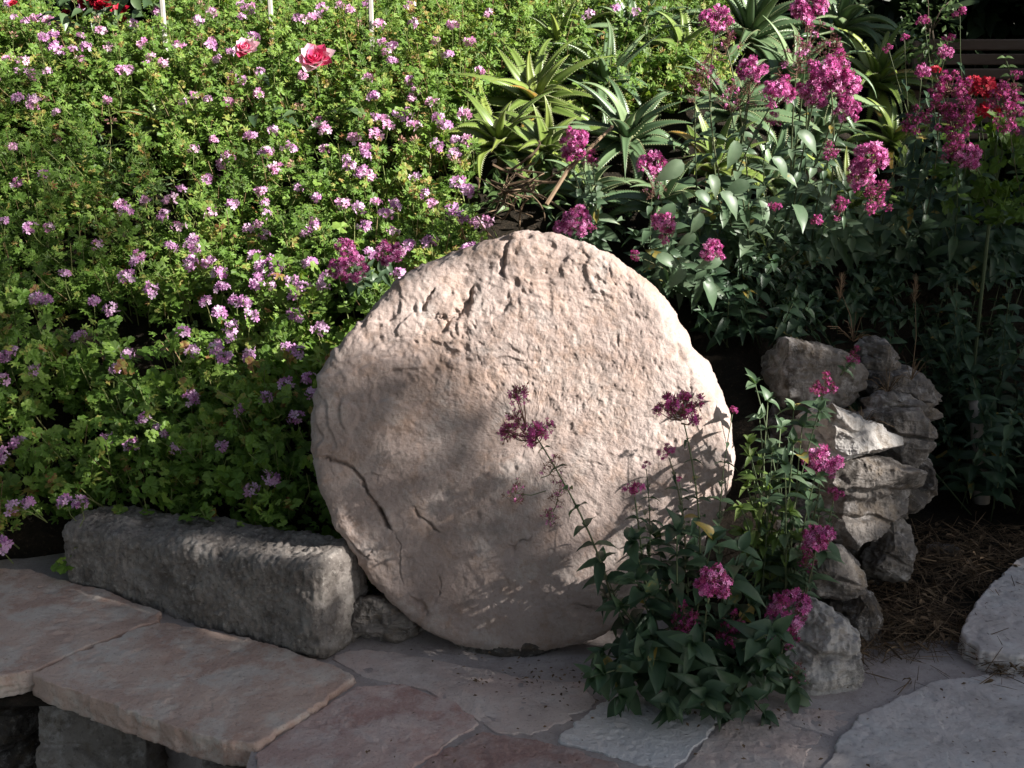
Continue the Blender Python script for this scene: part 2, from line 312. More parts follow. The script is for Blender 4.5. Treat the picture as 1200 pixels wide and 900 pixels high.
def grid_mesh(name, xs, ys, zf, mat):
    X, Y = np.meshgrid(xs, ys); Z = zf(X.ravel(), Y.ravel()); V = np.stack((X.ravel(), Y.ravel(), Z), -1); nx = len(xs)
    i = np.arange((len(ys)-1)*(nx-1)); r = i//(nx-1); c = i % (nx-1); a = r*nx+c
    L = np.stack((a, a+1, a+nx+1, a+nx), -1).ravel(); mb = MB(); mb.add(V, L, np.full(len(i), 4)); return mb.build(name, mat, smooth=True)
# front edge of the raised paving over the low wall at the lower left of the photograph
EDGE = [gnd(*p)[:2] for p in [(-220, 690), (-40, 695), (40, 712), (180, 765), (270, 812), (303, 850)]]
EDGE = EDGE+[np.array((EDGE[-1][0]+0.05, 1.2))]
ground = grid_mesh('ground', np.concatenate((np.linspace(-250, -8, 8), np.linspace(-6, 6, 13), np.linspace(8, 250, 8))), np.concatenate((np.linspace(-250, -8, 8), np.linspace(-6, 12, 19), np.linspace(14, 300, 8))), lambda x, y: np.full(len(x), -0.62), M['soil'])
tag(ground, kind='structure')
mb = MB()
poly = [tuple(e) for e in EDGE]+[(4.5, 1.2), (4.5, 4.6), (-4.5, 4.6), (-4.5, EDGE[0][1])]
k = len(poly); V = [(x, y, -0.004) for x, y in poly]+[(x, y, -0.63) for x, y in poly]
mb.faces(np.array(V), [tuple(range(k))]+[(i, i+k, (i+1) % k+k, (i+1) % k) for i in range(k)])
pb = tag(mb.build('paving_bed', M['mortar']), kind='structure')
def tz(x, y):
    h = hgt(x, y); P = np.stack((x, y, x*0), -1); return np.where(bankd(x, y) > 0, h-0.03, np.where((x > 0.6) & (y > 2.95), h+0.012+0.02*fbm(P, 5, 3, 3)*0.5-0.03*(1-sstep(2.95, 3.1, y)), -0.05))
terr = tag(grid_mesh('planting_bank', np.linspace(-4.4, 4.4, 150), np.linspace(2.75, 9.5, 130), tz, M['soil']), kind='structure')

# ------------------------------------------------------------------ solids that start from an outline: discs, rocks, slabs
def polar_solid(name, C, e1, e2, n, pts2, T, wfn, bfn, mat, rings=(60, 14, 10, 10), na=300, smooth_r=2, disp=None, edge_noise=0.0, facets=0, seed=0, parent=None, facet_amt=0.93, back_dome=0.0, smooth=True, ehi=9.0):
    """outline in the plane (e1,e2) about C, thickness T away from n, edge rounded by width wfn and depth bfn"""
    p = np.asarray(pts2, float); th = np.arctan2(p[:, 1], p[:, 0]); r = np.hypot(p[:, 0], p[:, 1]); o = np.argsort(th); th = th[o]; r = r[o]
    A = np.linspace(-math.pi, math.pi, na, endpoint=False)
    tt = np.concatenate((th-2*math.pi, th, th+2*math.pi)); px = np.concatenate((r*np.cos(th),)*3); py = np.concatenate((r*np.sin(th),)*3)
    R = np.empty(na); idx = np.searchsorted(tt, A)          # exact along the straight edges of the outline
    x0, y0, x1, y1 = px[idx-1], py[idx-1], px[idx], py[idx]; c, s_ = np.cos(A), np.sin(A)
    R = (x0*(y1-y0)-y0*(x1-x0))/(c*(y1-y0)-s_*(x1-x0)+1e-12)
    for _ in range(smooth_r): R = (np.roll(R, 1)+2*R+np.roll(R, -1))/4
    if edge_noise:
        q = np.stack((R*c, R*s_, np.full(na, seed*3.1)), -1); R = R*(1+edge_noise*fbm(q, ehi, 5, seed, 0.6)/max(0.05, R.mean())*0.5)
    w = np.broadcast_to(wfn(A) if callable(wfn) else wfn, (na,)); b = np.broadcast_to(bfn(A) if callable(bfn) else bfn, (na,))
    n1, n2, n3, n4 = rings; S = []; D = []; NR = []; NN = []
    for j in range(1, n1+1):
        t = (j/n1)**0.85; S.append(t*(1-w)); D.append(0*w); NR.append(0*w); NN.append(0*w+1)
    for j in range(1, n2+1):
        f = j/n2*math.pi/2; S.append(1-w+w*math.sin(f)); D.append(-b*(1-math.cos(f))); NR.append(0*w+math.sin(f)); NN.append(0*w+math.cos(f))
    for j in range(1, n3+1):
        S.append(1+0*w); D.append(-b-(T-2*b)*j/n3 if np.all(T > 2*b) else -b-(T-b)*j/n3*0.5); NR.append(0*w+1); NN.append(0*w)
    Dl = D[-1]
    for j in range(1, n4+1):
        f = j/n4; S.append(np.sqrt(np.maximum(0, 1-f*f*0.99))+0*w); D.append(Dl-(T+Dl)*f); NR.append(0*w+(1-f)); NN.append(0*w-f-0.05)
    S, D, NR, NN = map(np.array, (S, D, NR, NN)); m = len(S)
    X2 = S*R*c; Y2 = S*R*s_
    C, e1, e2, n = (np.asarray(v, float) for v in (C, e1, e2, n))
    P = X2.reshape(-1, 1)*e1+Y2.reshape(-1, 1)*e2+D.reshape(-1, 1)*n
    rad = norm((np.tile(c, m)[:, None]*e1+np.tile(s_, m)[:, None]*e2)); NV = norm(NR.reshape(-1, 1)*rad+NN.reshape(-1, 1)*n)
    P = np.vstack((np.zeros(3), P, D[-1].mean()*n)); NV = np.vstack((n, NV, -n))
    size = R.mean()
    if facets:
        rg = np.random.default_rng(seed+50)
        for _ in range(facets):
            z = rg.normal(size=3); z /= np.linalg.norm(z); dt = (P+T*0.5*n)@z; off = dt.max()*rg.uniform(0.62, 0.9); ex = np.maximum(dt-off, 0); P = P-(ex*facet_amt)[:, None]*z
    loc2 = np.stack((P@e1, P@e2, P@n), -1)
    if disp is not None: P = P+NV*disp(loc2, P)[:, None]
    P = P+C
    L = []; N = []
    i = np.arange(na); k_ = (i+1) % na
    L.append(np.stack((np.zeros(na, int), 1+i, 1+k_), -1).ravel()); N.append(np.full(na, 3))
    for j in range(m-1):
        a = 1+j*na; L.append(np.stack((a+i, a+na+i, a+na+k_, a+k_), -1).ravel()); N.append(np.full(na, 4))
    a = 1+(m-1)*na; L.append(np.stack((a+i, np.full(na, a+na), a+k_), -1).ravel()); N.append(np.full(na, 3))
    mb = MB(); mb.add(P, np.concatenate(L), np.concatenate(N))
    o = mb.build(name, mat, parent, origin=C, smooth=smooth); return o

# the rolling stone
B0 = at(620, 768, 2.925); T0 = at(625, 268, 3.25)
e1 = np.array((1.0, 0, 0)); e2 = norm((T0-B0)*np.array((0, 1, 1))); nf = np.cross(e1, e2); CS = (B0+T0)/2
if nf[1] > 0: nf = -nf
def face2(px, py):
    d = ray(px, py); t = ((CS-CP)@nf)/(d@nf); q = CP+d*t-CS; return np.array((q@e1, q@e2))
OUT = [(625, 268), (590, 273), (560, 281), (528, 290), (500, 303), (460, 327), (430, 357), (402, 397), (376, 443), (364, 488), (365, 532), (378, 582), (400, 638), (436, 688), (480, 730), (530, 757), (575, 767), (640, 765), (700, 750), (760, 715), (815, 660), (850, 600), (866, 540), (862, 482), (842, 425), (816, 385), (790, 350), (745, 312), (690, 284), (660, 272)]
o2 = np.array([face2(*p) for p in OUT])
def bump(A, c, wd): 
    d = (A-c+math.pi) % (2*math.pi)-math.pi; return np.exp(-(d/wd)**2)
R8 = math.radians
wf = lambda A: 0.045+0.14*bump(A, R8(28), 0.45)+0.05*bump(A, R8(115), 0.35)+0.03*bump(A, R8(215), 0.4)
bf = lambda A: 0.025+0.13*bump(A, R8(28), 0.5)+0.045*bump(A, R8(115), 0.35)
def seglines(lines):
    out = []
    for ln, wd, dp in lines:
        out.append((np.array([face2(*p) for p in ln]), wd, dp))
    return out
CR = seglines([([(362, 541), (385, 538), (407, 545), (425, 560), (436, 580), (445, 600), (458, 618), (466, 628)], 0.006, 0.016),
               ([(440, 592), (450, 608), (460, 622)], 0.012, 0.018),
               ([(484, 588), (492, 602), (505, 614), (518, 626)], 0.005, 0.010),
               ([(556, 334), (548, 352), (536, 370), (523, 388)], 0.015, 0.020),
               ([(508, 336), (500, 350), (494, 366)], 0.011, 0.012), ([(540, 362), (528, 372), (512, 376)], 0.006, 0.008),
               ([(598, 272), (592, 290), (588, 312), (591, 325)], 0.007, 0.010),
               ([(405, 636), (420, 647), (432, 654), (437, 640)], 0.007, 0.014),
               ([(592, 640), (602, 644), (610, 634), (622, 632), (626, 626)], 0.005, 0.008),
               ([(458, 618), (470, 645), (468, 668), (478, 690)], 0.003, 0.005), ([(425, 560), (440, 552), (452, 556)], 0.003, 0.005),
               ([(513, 672), (518, 684), (512, 700)], 0.004, 0.007), ([(660, 712), (700, 712), (735, 704)], 0.005, 0.007), ([(478, 700), (495, 706), (500, 722)], 0.008, 0.008),
               ([(790, 395), (810, 440), (812, 470)], 0.008, 0.006)])
def stone_disp(q, P):
    z = np.where(q[:, 2] > -0.12, 1.0, 0.3)
    n3 = np.stack((q[:, 0], q[:, 1], q[:, 2]), -1)
    wq = n3+0.03*np.stack((fbm(n3, 9, 3, 61), fbm(n3+7, 9, 3, 62), np.zeros(len(q))), -1)
    d = 0.009*fbm(n3, 2.6, 3, 21)+0.0032*fbm(wq, 11, 4, 22, 0.6)+0.0040*fbm(n3, 46, 4, 23, 0.75)
    up = sstep(-0.2, 0.25, q[:, 1]+0.35*q[:, 0])*(0.55+0.9*np.clip(fbm(n3, 4, 2, 35)+0.3, 0, 1))
    d += up*(0.0045*fbm(wq*np.array((1.2, 0.75, 1)), 19, 4, 31, 0.6)-0.011*np.maximum(0, fbm(wq, 26, 3, 33)-0.16)-0.010*np.maximum(0, fbm(wq+4, 50, 3, 34)-0.2))
    # broken ledges along the upper left edge
    lg = sstep(0.10, 0.36, q[:, 1]-0.55*q[:, 0]-0.02)*sstep(0.30, 0.1, q[:, 0]); t_ = fbm(wq*np.array((1, 1.5, 1)), 4.2, 3, 71)*3.2; st = np.floor(t_)+sstep(0.78, 1.0, t_-np.floor(t_)); d += lg*(0.0075*st+0.008)
    # shallow scoop left of the upper ridge
    a = face2(545, 318); d -= 0.020*np.exp(-(((q[:, 0]-a[0])/0.10)**2+((q[:, 1]-a[1])/0.055)**2))
    a = face2(620, 300); d += 0.010*np.exp(-(((q[:, 0]-a[0])/0.05)**2+((q[:, 1]-a[1])/0.07)**2))
    wob = np.stack((fbm(n3, 22, 4, 41, 0.6), fbm(n3+5.0, 22, 4, 42, 0.6)), -1)*0.016; wv = 0.75+0.9*fbm(n3, 35, 2, 43)
    q2 = q[:, :2]+wob
    for ln, wd, dp in CR:
        dm = np.full(len(q), 9.0); par = np.zeros(len(q)); sg = np.zeros(len(q)); cum = np.concatenate(([0], np.cumsum(np.linalg.norm(np.diff(ln, axis=0), axis=1)))); cum /= cum[-1]
        for i, (a, b) in enumerate(zip(ln[:-1], ln[1:])):
            ab = b-a; t = np.clip(((q2-a)@ab)/(ab@ab+1e-12), 0, 1); dd_ = np.linalg.norm(q2-a-t[:, None]*ab, axis=1); k = dd_ < dm
            dm = np.where(k, dd_, dm); par = np.where(k, cum[i]+(cum[i+1]-cum[i])*t, par); sg = np.where(k, np.sign(ab[0]*(q2[:, 1]-a[1])-ab[1]*(q2[:, 0]-a[0])), sg)
        tp_ = np.clip(np.minimum(par, 1-par)*6, 0.12, 1); wd = wd*np.clip(wv, 0.3, 1.6)*tp_; d += z*tp_*dp*0.30*np.where(sg > 0, 1, -0.3)*np.exp(-dm/0.022)
        d -= (dp*1.15*tp_*np.exp(-(dm/(wd*0.62))**2)-0.0*dm)*z
    rr_ = np.hypot(q[:, 0], q[:, 1]); d -= 0.034*sstep(0.44, 0.56, rr_)*np.maximum(0, fbm(n3, 7, 4, 51, 0.6)-0.12)
    # pits
    for i in range(70):
        c = np.random.default_rng(900+i).uniform(-0.5, 0.5, 2); rr = np.random.default_rng(1900+i).uniform(0.004, 0.012)
        d -= rr*0.45*np.exp(-(((q2-c)**2).sum(1))/rr**2)
    return d
disc = polar_solid('rolling_stone', CS, e1, e2, nf, o2, 0.26, wf, bf, M['disc'], rings=(210, 30, 16, 14), na=1000, smooth_r=6, disp=stone_disp, edge_noise=0.022, seed=4, ehi=9)
tag(disc, 'large round disc of cream pink limestone with cracked face leaning upright against the flower bank', 'round stone')

# hewn block: a long box with rounded, dressed faces, built as a displaced rounded box
def rough_block(name, c, ax, size, mat, seed, rnd=0.03, amp=0.006, res=0.0045):
    hx, hy, hz = np.asarray(size)/2; mb = MB()
    for a in range(3):
        for sg in (-1, 1):
            u, v = (a+1) % 3, (a+2) % 3; h = (hx, hy, hz); nu, nv = int(2*h[u]/res)+2, int(2*h[v]/res)+2
            U, W = np.meshgrid(np.linspace(-h[u], h[u], nu), np.linspace(-h[v], h[v], nv)); P = np.zeros((U.size, 3)); P[:, u] = U.ravel(); P[:, v] = W.ravel(); P[:, a] = sg*h[a]
            inner = np.clip(P, -np.array(h)+rnd, np.array(h)-rnd); dv = P-inner; nn = norm(dv); P = inner+nn*rnd
            am = amp*(ridged(P*np.array((1, 1, 0.45)), 62, 3, seed)*0.7+fbm(P, 6, 3, seed+1)*2.4+fbm(P, 90, 2, seed+2)*0.7)
            P = P+nn*am[:, None]
            i = np.arange((nv-1)*(nu-1)); r = i//(nu-1); cc = i % (nu-1); q = r*nu+cc
            L = np.stack((q, q+1, q+nu+1, q+nu), -1)
            if sg < 0: L = L[:, ::-1]
            mb.add(P@np.array(ax)+np.asarray(c), L.ravel(), np.full(len(i), 4))
    return mb.build(name, mat, origin=c, smooth=True)
pR = gnd(378, 775); pL = gnd(78, 682); ux = norm(np.array((pR[0]-pL[0], pR[1]-pL[1], 0))); uy = np.array((-ux[1], ux[0], 0))
ln = np.linalg.norm((pR-pL)[:2]); bc = (pR+pL)/2+uy*0.11+np.array((0, 0, 0.07))
bx_ = norm(ux+np.array((0, 0, 0.085))); blk = rough_block('hewn_block', bc+np.array((0, 0, 0.022)), (bx_, uy, np.cross(bx_, uy)), (ln, 0.22, 0.27), M['hewn'], 8, 0.035, 0.0095)
tag(blk, 'long hewn grey stone block with pitted chiselled faces beside the round stone', 'stone block')

# rocks
def rock(name, px, Y, T, mat, label, seed, cat='rock', group=None, tilt=0.0, rnd=0.42, amp=0.015, facets=20, lift=0.0):
    P = np.array([at(x, y, Y) for x, y in px]); C = P.mean(0); P = C+(P-C)*1.10
    n = norm(np.array((tilt, -0.97, 0.25))); a = norm(np.cross((0, 0, 1.0), n))*1; a = -a if a[0] < 0 else a; b = np.cross(n, a)
    q = np.stack(((P-C)@a, (P-C)@b), -1); q[:, 1] *= 1.0
    size = np.hypot(q[:, 0], q[:, 1]).mean(); k = size/0.12
    st_ = np.array((0.55, 0.55, 1.7))
    dsp = lambda l, p: amp*k*(fbm(p, 6/k, 4, seed, 0.55)*0.9+0.9*ridged(p*st_, 9/k, 5, seed+9)-0.6*np.maximum(0, fbm(p, 16/k, 3, seed+5))*2)+0.008*ridged(p, 30, 4, seed+3)-0.016*k*np.exp(-((np.abs(((p[:, 2]+0.25*p[:, 0])/(0.075*k)+0.9*fbm(p, 6/k, 3, seed+7)) % 1-0.5)-0.02)/0.06)**2)*np.clip(0.5+2*fbm(p, 8/k, 2, seed+8), 0, 1)
    o = polar_solid(name, C, a, b, n, q, T, rnd, T*0.42, mat, rings=(40, 28, 12, 14), na=260, smooth_r=2, disp=dsp, edge_noise=0.06, facets=facets, seed=seed)
    return tag(o, label, cat, group)
RG = 'rough rocks edging the planting beside the path'
rock('rock', [(903, 765), (925, 735), (955, 726), (990, 734), (1018, 752), (1021, 792), (1012, 822), (976, 834), (930, 830), (906, 805)], 2.74, 0.26, M['rock_pale'], 'squarish pitted pale rock standing on the paving at the front end of the rock edging', 3, group=RG, rnd=0.3, facets=9)
rock('rock', [(935, 695), (945, 655), (985, 640), (1015, 662), (1014, 690), (988, 714), (950, 718)], 2.95, 0.26, M['rock'], 'smooth grey rock sitting just behind the squarish pale rock', 12, group=RG)
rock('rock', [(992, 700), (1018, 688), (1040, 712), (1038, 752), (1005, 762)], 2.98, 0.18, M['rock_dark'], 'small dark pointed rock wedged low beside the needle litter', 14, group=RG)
rock('rock', [(955, 610), (985, 580), (1050, 560), (1093, 566), (1080, 600), (1035, 628), (1000, 645), (960, 640)], 3.15, 0.3, M['rock'], 'broad rough grey rock under the pale wedge rock', 25, group=RG)
rock('rock', [(1020, 650), (1050, 608), (1080, 598), (1078, 650), (1064, 700), (1040, 696)], 3.2, 0.2, M['rock'], 'upright jagged rock with a toe on the needle litter', 36, group=RG, rnd=0.5)
rock('rock', [(945, 530), (958, 490), (975, 470), (1012, 490), (1066, 516), (1062, 532), (1010, 542), (965, 552)], 3.18, 0.28, M['rock_pale'], 'pale bluish wedge shaped rock with a flat sloping face', 47, group=RG, amp=0.010, facets=10)
rock('rock', [(1000, 490), (1040, 468), (1090, 478), (1112, 516), (1108, 545), (1075, 562), (1030, 540)], 3.42, 0.3, M['rock'], 'rounded dark grey rock behind the pale wedge rock', 58, group=RG)
rock('rock', [(888, 420), (905, 390), (950, 392), (1000, 418), (1026, 446), (1026, 472), (975, 470), (900, 476)], 3.5, 0.35, M['rock'], 'big flat topped grey rock uppermost in the rock edging', 69, group=RG, amp=0.016)
rock('rock', [(1010, 408), (1026, 390), (1045, 400), (1058, 425), (1056, 445), (1030, 440)], 3.72, 0.2, M['rock'], 'small grey rock peeping up behind the flat topped rock', 70, group=RG)
rock('rock', [(1056, 450), (1085, 434), (1114, 462), (1112, 482), (1080, 488), (1060, 478)], 3.75, 0.2, M['rock'], 'low rock with a broken edge beyond the rounded dark rock', 81, group=RG)
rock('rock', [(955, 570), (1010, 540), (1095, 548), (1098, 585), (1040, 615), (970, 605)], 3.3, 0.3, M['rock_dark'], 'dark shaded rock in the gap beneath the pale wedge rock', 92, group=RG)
rock('rock', [(1085, 662), (1115, 648), (1152, 656), (1148, 674), (1105, 676)], 3.52, 0.16, M['rock'], 'low flat stone half buried in the path litter', 94)
rock('rock', [(403, 735), (412, 705), (432, 698), (470, 712), (492, 745), (472, 762), (415, 760)], 2.99, 0.2, M['rock'], 'small dark crusty rock wedged between the hewn block and the round stone', 95, amp=0.03)
rock('rock_ledge', [(470, 752), (520, 762), (580, 771), (640, 768), (705, 752), (712, 786), (640, 797), (560, 790), (490, 776)], 2.93, 0.14, M['rock_dark'], 'low dark ledge of crumbling stone under the round stone', 96, amp=0.016)
rock('wall_stone', [(40, 822), (100, 816), (165, 838), (170, 900), (160, 960), (40, 960), (36, 880)], 2.80, 0.3, M['wallrock'], 'grey squared wall stone in the dark recess under the capping slab', 97, 'wall stone', 'stones of the low wall', rnd=0.2, amp=0.006, facets=4)
rock('wall_stone', [(46, 808), (70, 802), (100, 812), (104, 826), (60, 828)], 2.82, 0.2, M['wallrock'], 'thin wedge stone packed between capping slab and squared wall stone', 98, 'wall stone', 'stones of the low wall', rnd=0.3)
rock('wall_stone', [(228, 890), (255, 878), (310, 888), (330, 930), (300, 960), (230, 950)], 2.60, 0.25, M['wallrock'], 'wall stone showing its top below the pink slab at the picture edge', 99, 'wall stone', 'stones of the low wall', rnd=0.3, facets=4)
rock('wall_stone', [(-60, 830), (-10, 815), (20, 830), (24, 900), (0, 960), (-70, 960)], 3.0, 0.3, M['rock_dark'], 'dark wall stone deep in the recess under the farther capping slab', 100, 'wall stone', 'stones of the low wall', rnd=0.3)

for i_, (pts_, Y_, T_, lab_) in enumerate((([(948, 550), (1010, 540), (1095, 556), (1104, 572), (1040, 588), (955, 576)], 3.20, 0.28, 'wide flat ledge of grey rock right under the pale wedge rock'), ([(1000, 474), (1060, 462), (1112, 486), (1104, 502), (1040, 500)], 3.44, 0.28, 'wide flat ledge of grey rock across the rounded dark rock'), ([(1022, 428), (1075, 428), (1116, 470), (1090, 480), (1035, 464)], 3.66, 0.28, 'farthest sloping ledge of the rock edging'))):
    rock('rock', pts_, Y_, T_, M['rock'], lab_, 160+i_, group=RG, rnd=0.3, amp=0.010)
for i_, (pts_, Y_, T_, lab_) in enumerate((([(985, 625), (1040, 612), (1062, 650), (1050, 690), (1005, 690), (985, 660)], 3.3, 0.25, 'dark crevice stone between the broad rough rock and the upright jagged rock'), ([(960, 700), (1000, 690), (1030, 720), (1015, 760), (975, 755)], 3.02, 0.2, 'dark stone filling the gap behind the squarish pale rock'), ([(1060, 540), (1100, 535), (1105, 580), (1080, 605), (1058, 580)], 3.4, 0.2, 'dark stone at the outer end of the broad rough rock'), ([(900, 470), (960, 465), (985, 500), (950, 540), (905, 520)], 3.5, 0.25, 'dark stone below the flat topped rock, half behind leaves'), ([(1020, 440), (1062, 440), (1075, 480), (1030, 485)], 3.65, 0.2, 'dark stone packed behind the rounded dark rock'), ([(880, 600), (960, 590), (975, 680), (900, 690)], 3.2, 0.3, 'dark stone behind the sunlit valerian leaves'))):
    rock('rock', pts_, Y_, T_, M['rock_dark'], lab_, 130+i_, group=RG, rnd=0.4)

# paving slabs
def pave(px, mat, label, seed, z=0.0, T=0.06, amp=0.004, en=0.035, rnd=0.014, extra=None, group='paving slabs', name='paving_slab', bd=0.0045, grow=1.022):
    P = np.array([gnd(x, y, z) for x, y in px]); C = P.mean(0); q = (P-C)[:, :2]*grow
    def dsp(l, p):
        top = np.clip((l[:, 2]+0.02)/0.02, 0, 1)
        d = amp*(fbm(p, 5, 3, seed)+0.55*fbm(p, 18, 4, seed+1, 0.6)+0.3*ridged(p, 40, 3, seed+2)-0.9*np.maximum(0, fbm(p, 30, 3, seed+6)-0.2)*2)
        side = (1-top)*0.009*ridged(p*np.array((0.7, 0.7, 2.2)), 26, 4, seed+4)
        if extra is not None: d = d+extra(p+C)*top
        return d+side
    o = polar_solid(name, C, (1, 0, 0), (0, 1, 0), (0, 0, 1), q, T, rnd, bd, mat, rings=(60, 10, 10, 8), na=420, smooth_r=1, disp=dsp, edge_noise=en, seed=seed, ehi=22)
    return tag(o, label, 'paving slab', group)
pave([(-150, 650), (-60, 662), (30, 668), (110, 690), (187, 716), (182, 727), (120, 748), (38, 784), (0, 792), (-60, 788), (-190, 770)], M['slab_tan'], 'tan capping slab at the far end of the low wall', 1, 0.015, 0.065, group='capping slabs on the low wall', name='capping_slab')
pave([(40, 790), (110, 758), (186, 730), (240, 737), (300, 750), (413, 789), (404, 802), (350, 838), (300, 869), (262, 868), (200, 848), (120, 820)], M['slab_tan'], 'long tan capping slab with a rough front edge overhanging the dark recess', 2, 0.015, 0.07, group='capping slabs on the low wall', name='capping_slab')
pave([(303, 882), (360, 842), (418, 806), (470, 803), (530, 822), (560, 846), (470, 905), (390, 935), (310, 905)], M['slab_pink'], 'pinkish slab with a worn stain next to the long capping slab', 3, 0.004)
pave([(388, 768), (425, 760), (520, 775), (600, 792), (680, 800), (697, 820), (655, 845), (620, 858), (580, 855), (548, 836), (500, 808), (432, 794)], M['slab_grey'], 'hollowed grey slab with a curved edge at the foot of the round stone', 4, 0.0, 0.05,
     extra=lambda p: -0.002*np.exp(-(((p[:, 0]-gnd(610, 815)[0])/0.13)**2+((p[:, 1]-gnd(610, 815)[1])/0.07)**2)))
pave([(478, 908), (520, 880), (566, 860), (630, 868), (716, 894), (740, 930), (700, 980), (460, 980), (440, 930)], M['slab_red'], 'reddish slab cut off by the bottom of the picture', 5, 0.0)
pave([(653, 866), (690, 832), (716, 812), (780, 818), (848, 834), (826, 866), (790, 900), (720, 888)], M['slab_pale'], 'bluish white slab in front of the flowering valerian', 6, 0.002, grow=1.0)
pave([(800, 905), (835, 862), (868, 838), (910, 842), (962, 862), (945, 885), (930, 920), (850, 940)], M['slab_grey'], 'grey slab with curved worn joints below the squarish pale rock', 7, 0.0)
pave([(955, 925), (985, 870), (1010, 840), (1100, 797), (1200, 790), (1330, 800), (1330, 980), (1100, 1000), (960, 980)], M['slab_path'], 'large rough grey path slab in front of the needle litter', 8, 0.004, amp=0.003, en=0.035)
pave([(1128, 738), (1146, 702), (1176, 672), (1200, 652), (1330, 640), (1380, 720), (1330, 765), (1190, 766), (1150, 760)], M['slab_path'], 'thick raised grey step slab with a shadowed front edge', 9, 0.055, 0.075, amp=0.003, en=0.035, rnd=0.025, bd=0.012)
pave([(850, 838), (905, 830), (960, 832), (1005, 836), (975, 862), (920, 845)], M['slab_grey'], 'narrow cement grey slab right under the squarish pale rock', 10, -0.004, 0.03)
pave([(740, 905), (785, 904), (840, 945), (800, 1000), (740, 980), (730, 930)], M['slab_pink'], 'pink grey slab barely showing beside the reddish slab', 11, 0.0)

# ------------------------------------------------------------------ leaf and flower templates
def tpl(V, F): return (np.array(V, float), np.array([i for f in F for i in f]), np.array([len(f) for f in F]))
def ger_leaf():
    m = 25; V = [(0, 0.42, 0.0)]
    for i in range(m):
        a = -2.75+5.5*i/(m-1)        # measured from +y
        lobe = abs(math.cos(a*1.25*1.02)); t = 0.30+0.30*lobe**0.8+(0.055 if i % 2 else -0.02)
        t *= 1-0.10*abs(a)/2.75
        V.append((t*math.sin(a), 0.42+t*math.cos(a), 0.10*math.sin(a*5)*t-0.25*t*t+0.05))
    return tpl(V, [(0, i+1, i) for i in range(1, m)])
def ger_leaf_fine():
    V = []; F = []
    for a, L in ((0, 1.0), (0.7, 0.9), (-0.7, 0.9), (1.5, 0.7), (-1.5, 0.7)):
        s, c = math.sin(a), math.cos(a); b = len(V)
        for x, y, z in ((-0.07, 0.12, 0), (-0.20, 0.55, 0.03), (-0.10, 0.62, -0.02), (-0.11, 0.9, -0.1), (0, 1.0, -0.14), (0.11, 0.9, -0.1), (0.10, 0.62, -0.02), (0.20, 0.55, 0.03), (0.07, 0.12, 0), (0, 0.6, -0.05)):
            V.append((L*(x*c+y*s)*0.7, L*(-x*s+y*c)*0.7+0.15, z*L))
        F += [(b, b+9, b+1), (b+1, b+9, b+2), (b+2, b+9, b+3), (b+3, b+9, b+4), (b+4, b+9, b+5), (b+5, b+9, b+6), (b+6, b+9, b+7), (b+7, b+9, b+8), (b, b+8, b+9)]
    return tpl(V, F)
def ovate(wd=0.42, droop=0.35, fold=0.10, seg=6, wave=0.02, acum=1.0):
    V = []; F = []
    for i in range(seg+1):
        t = i/seg; wdt = wd*0.5*(math.sin(math.pi*min(1, t*0.93+0.05)**0.75)**(1.0*acum)) if t < 1 else 0.0
        z = -droop*t*t; y = t*(1-0.12*droop*t); w_ = wave*math.sin(i*2.1)
        V += [(-wdt, y, z+fold*wdt*2+w_), (0, y, z), (wdt, y, z+fold*wdt*2-w_)]
    for i in range(seg):
        a = i*3; F += [(a, a+1, a+4, a+3), (a+1, a+2, a+5, a+4)]
    return tpl(V, F)
TG, TGF = ger_leaf(), ger_leaf_fine()
TV1, TV2 = ovate(0.54, 0.4, 0.22, acum=1.1), ovate(0.36, 0.6, 0.3, acum=1.2)
TSM = tpl([(0, 0, 0), (-0.28, 0.45, 0.06), (0, 1, -0.08), (0.28, 0.45, 0.06), (0, 0.5, 0)], [(0, 4, 1), (1, 4, 2), (2, 4, 3), (3, 4, 0)])
TNARROW = ovate(0.22, 0.5, 0.2, seg=5)
def petal5(pl=1.0, pw=0.75, cup=0.25, upper=1.0):
    V = []; F = []
    for k in range(5):
        a = 2*math.pi*k/5; s, c = math.sin(a), math.cos(a); b = len(V); L = pl*(upper if k in (0, 1) else 1)
        for x, y, z in ((0, 0.06, 0), (-pw*0.36, 0.45, cup*0.35), (-pw*0.42, 0.78, cup*0.75), (-pw*0.14, 1.0, cup), (pw*0.14, 1.0, cup), (pw*0.42, 0.78, cup*0.75), (pw*0.36, 0.45, cup*0.35)):
            V.append((L*(x*c+y*s), L*(-x*s+y*c), L*z))
        F.append(tuple(range(b, b+7))[::-1])
    return tpl(V, F)
TP5 = petal5(); TP5S = petal5(1.0, 0.6, 0.1)

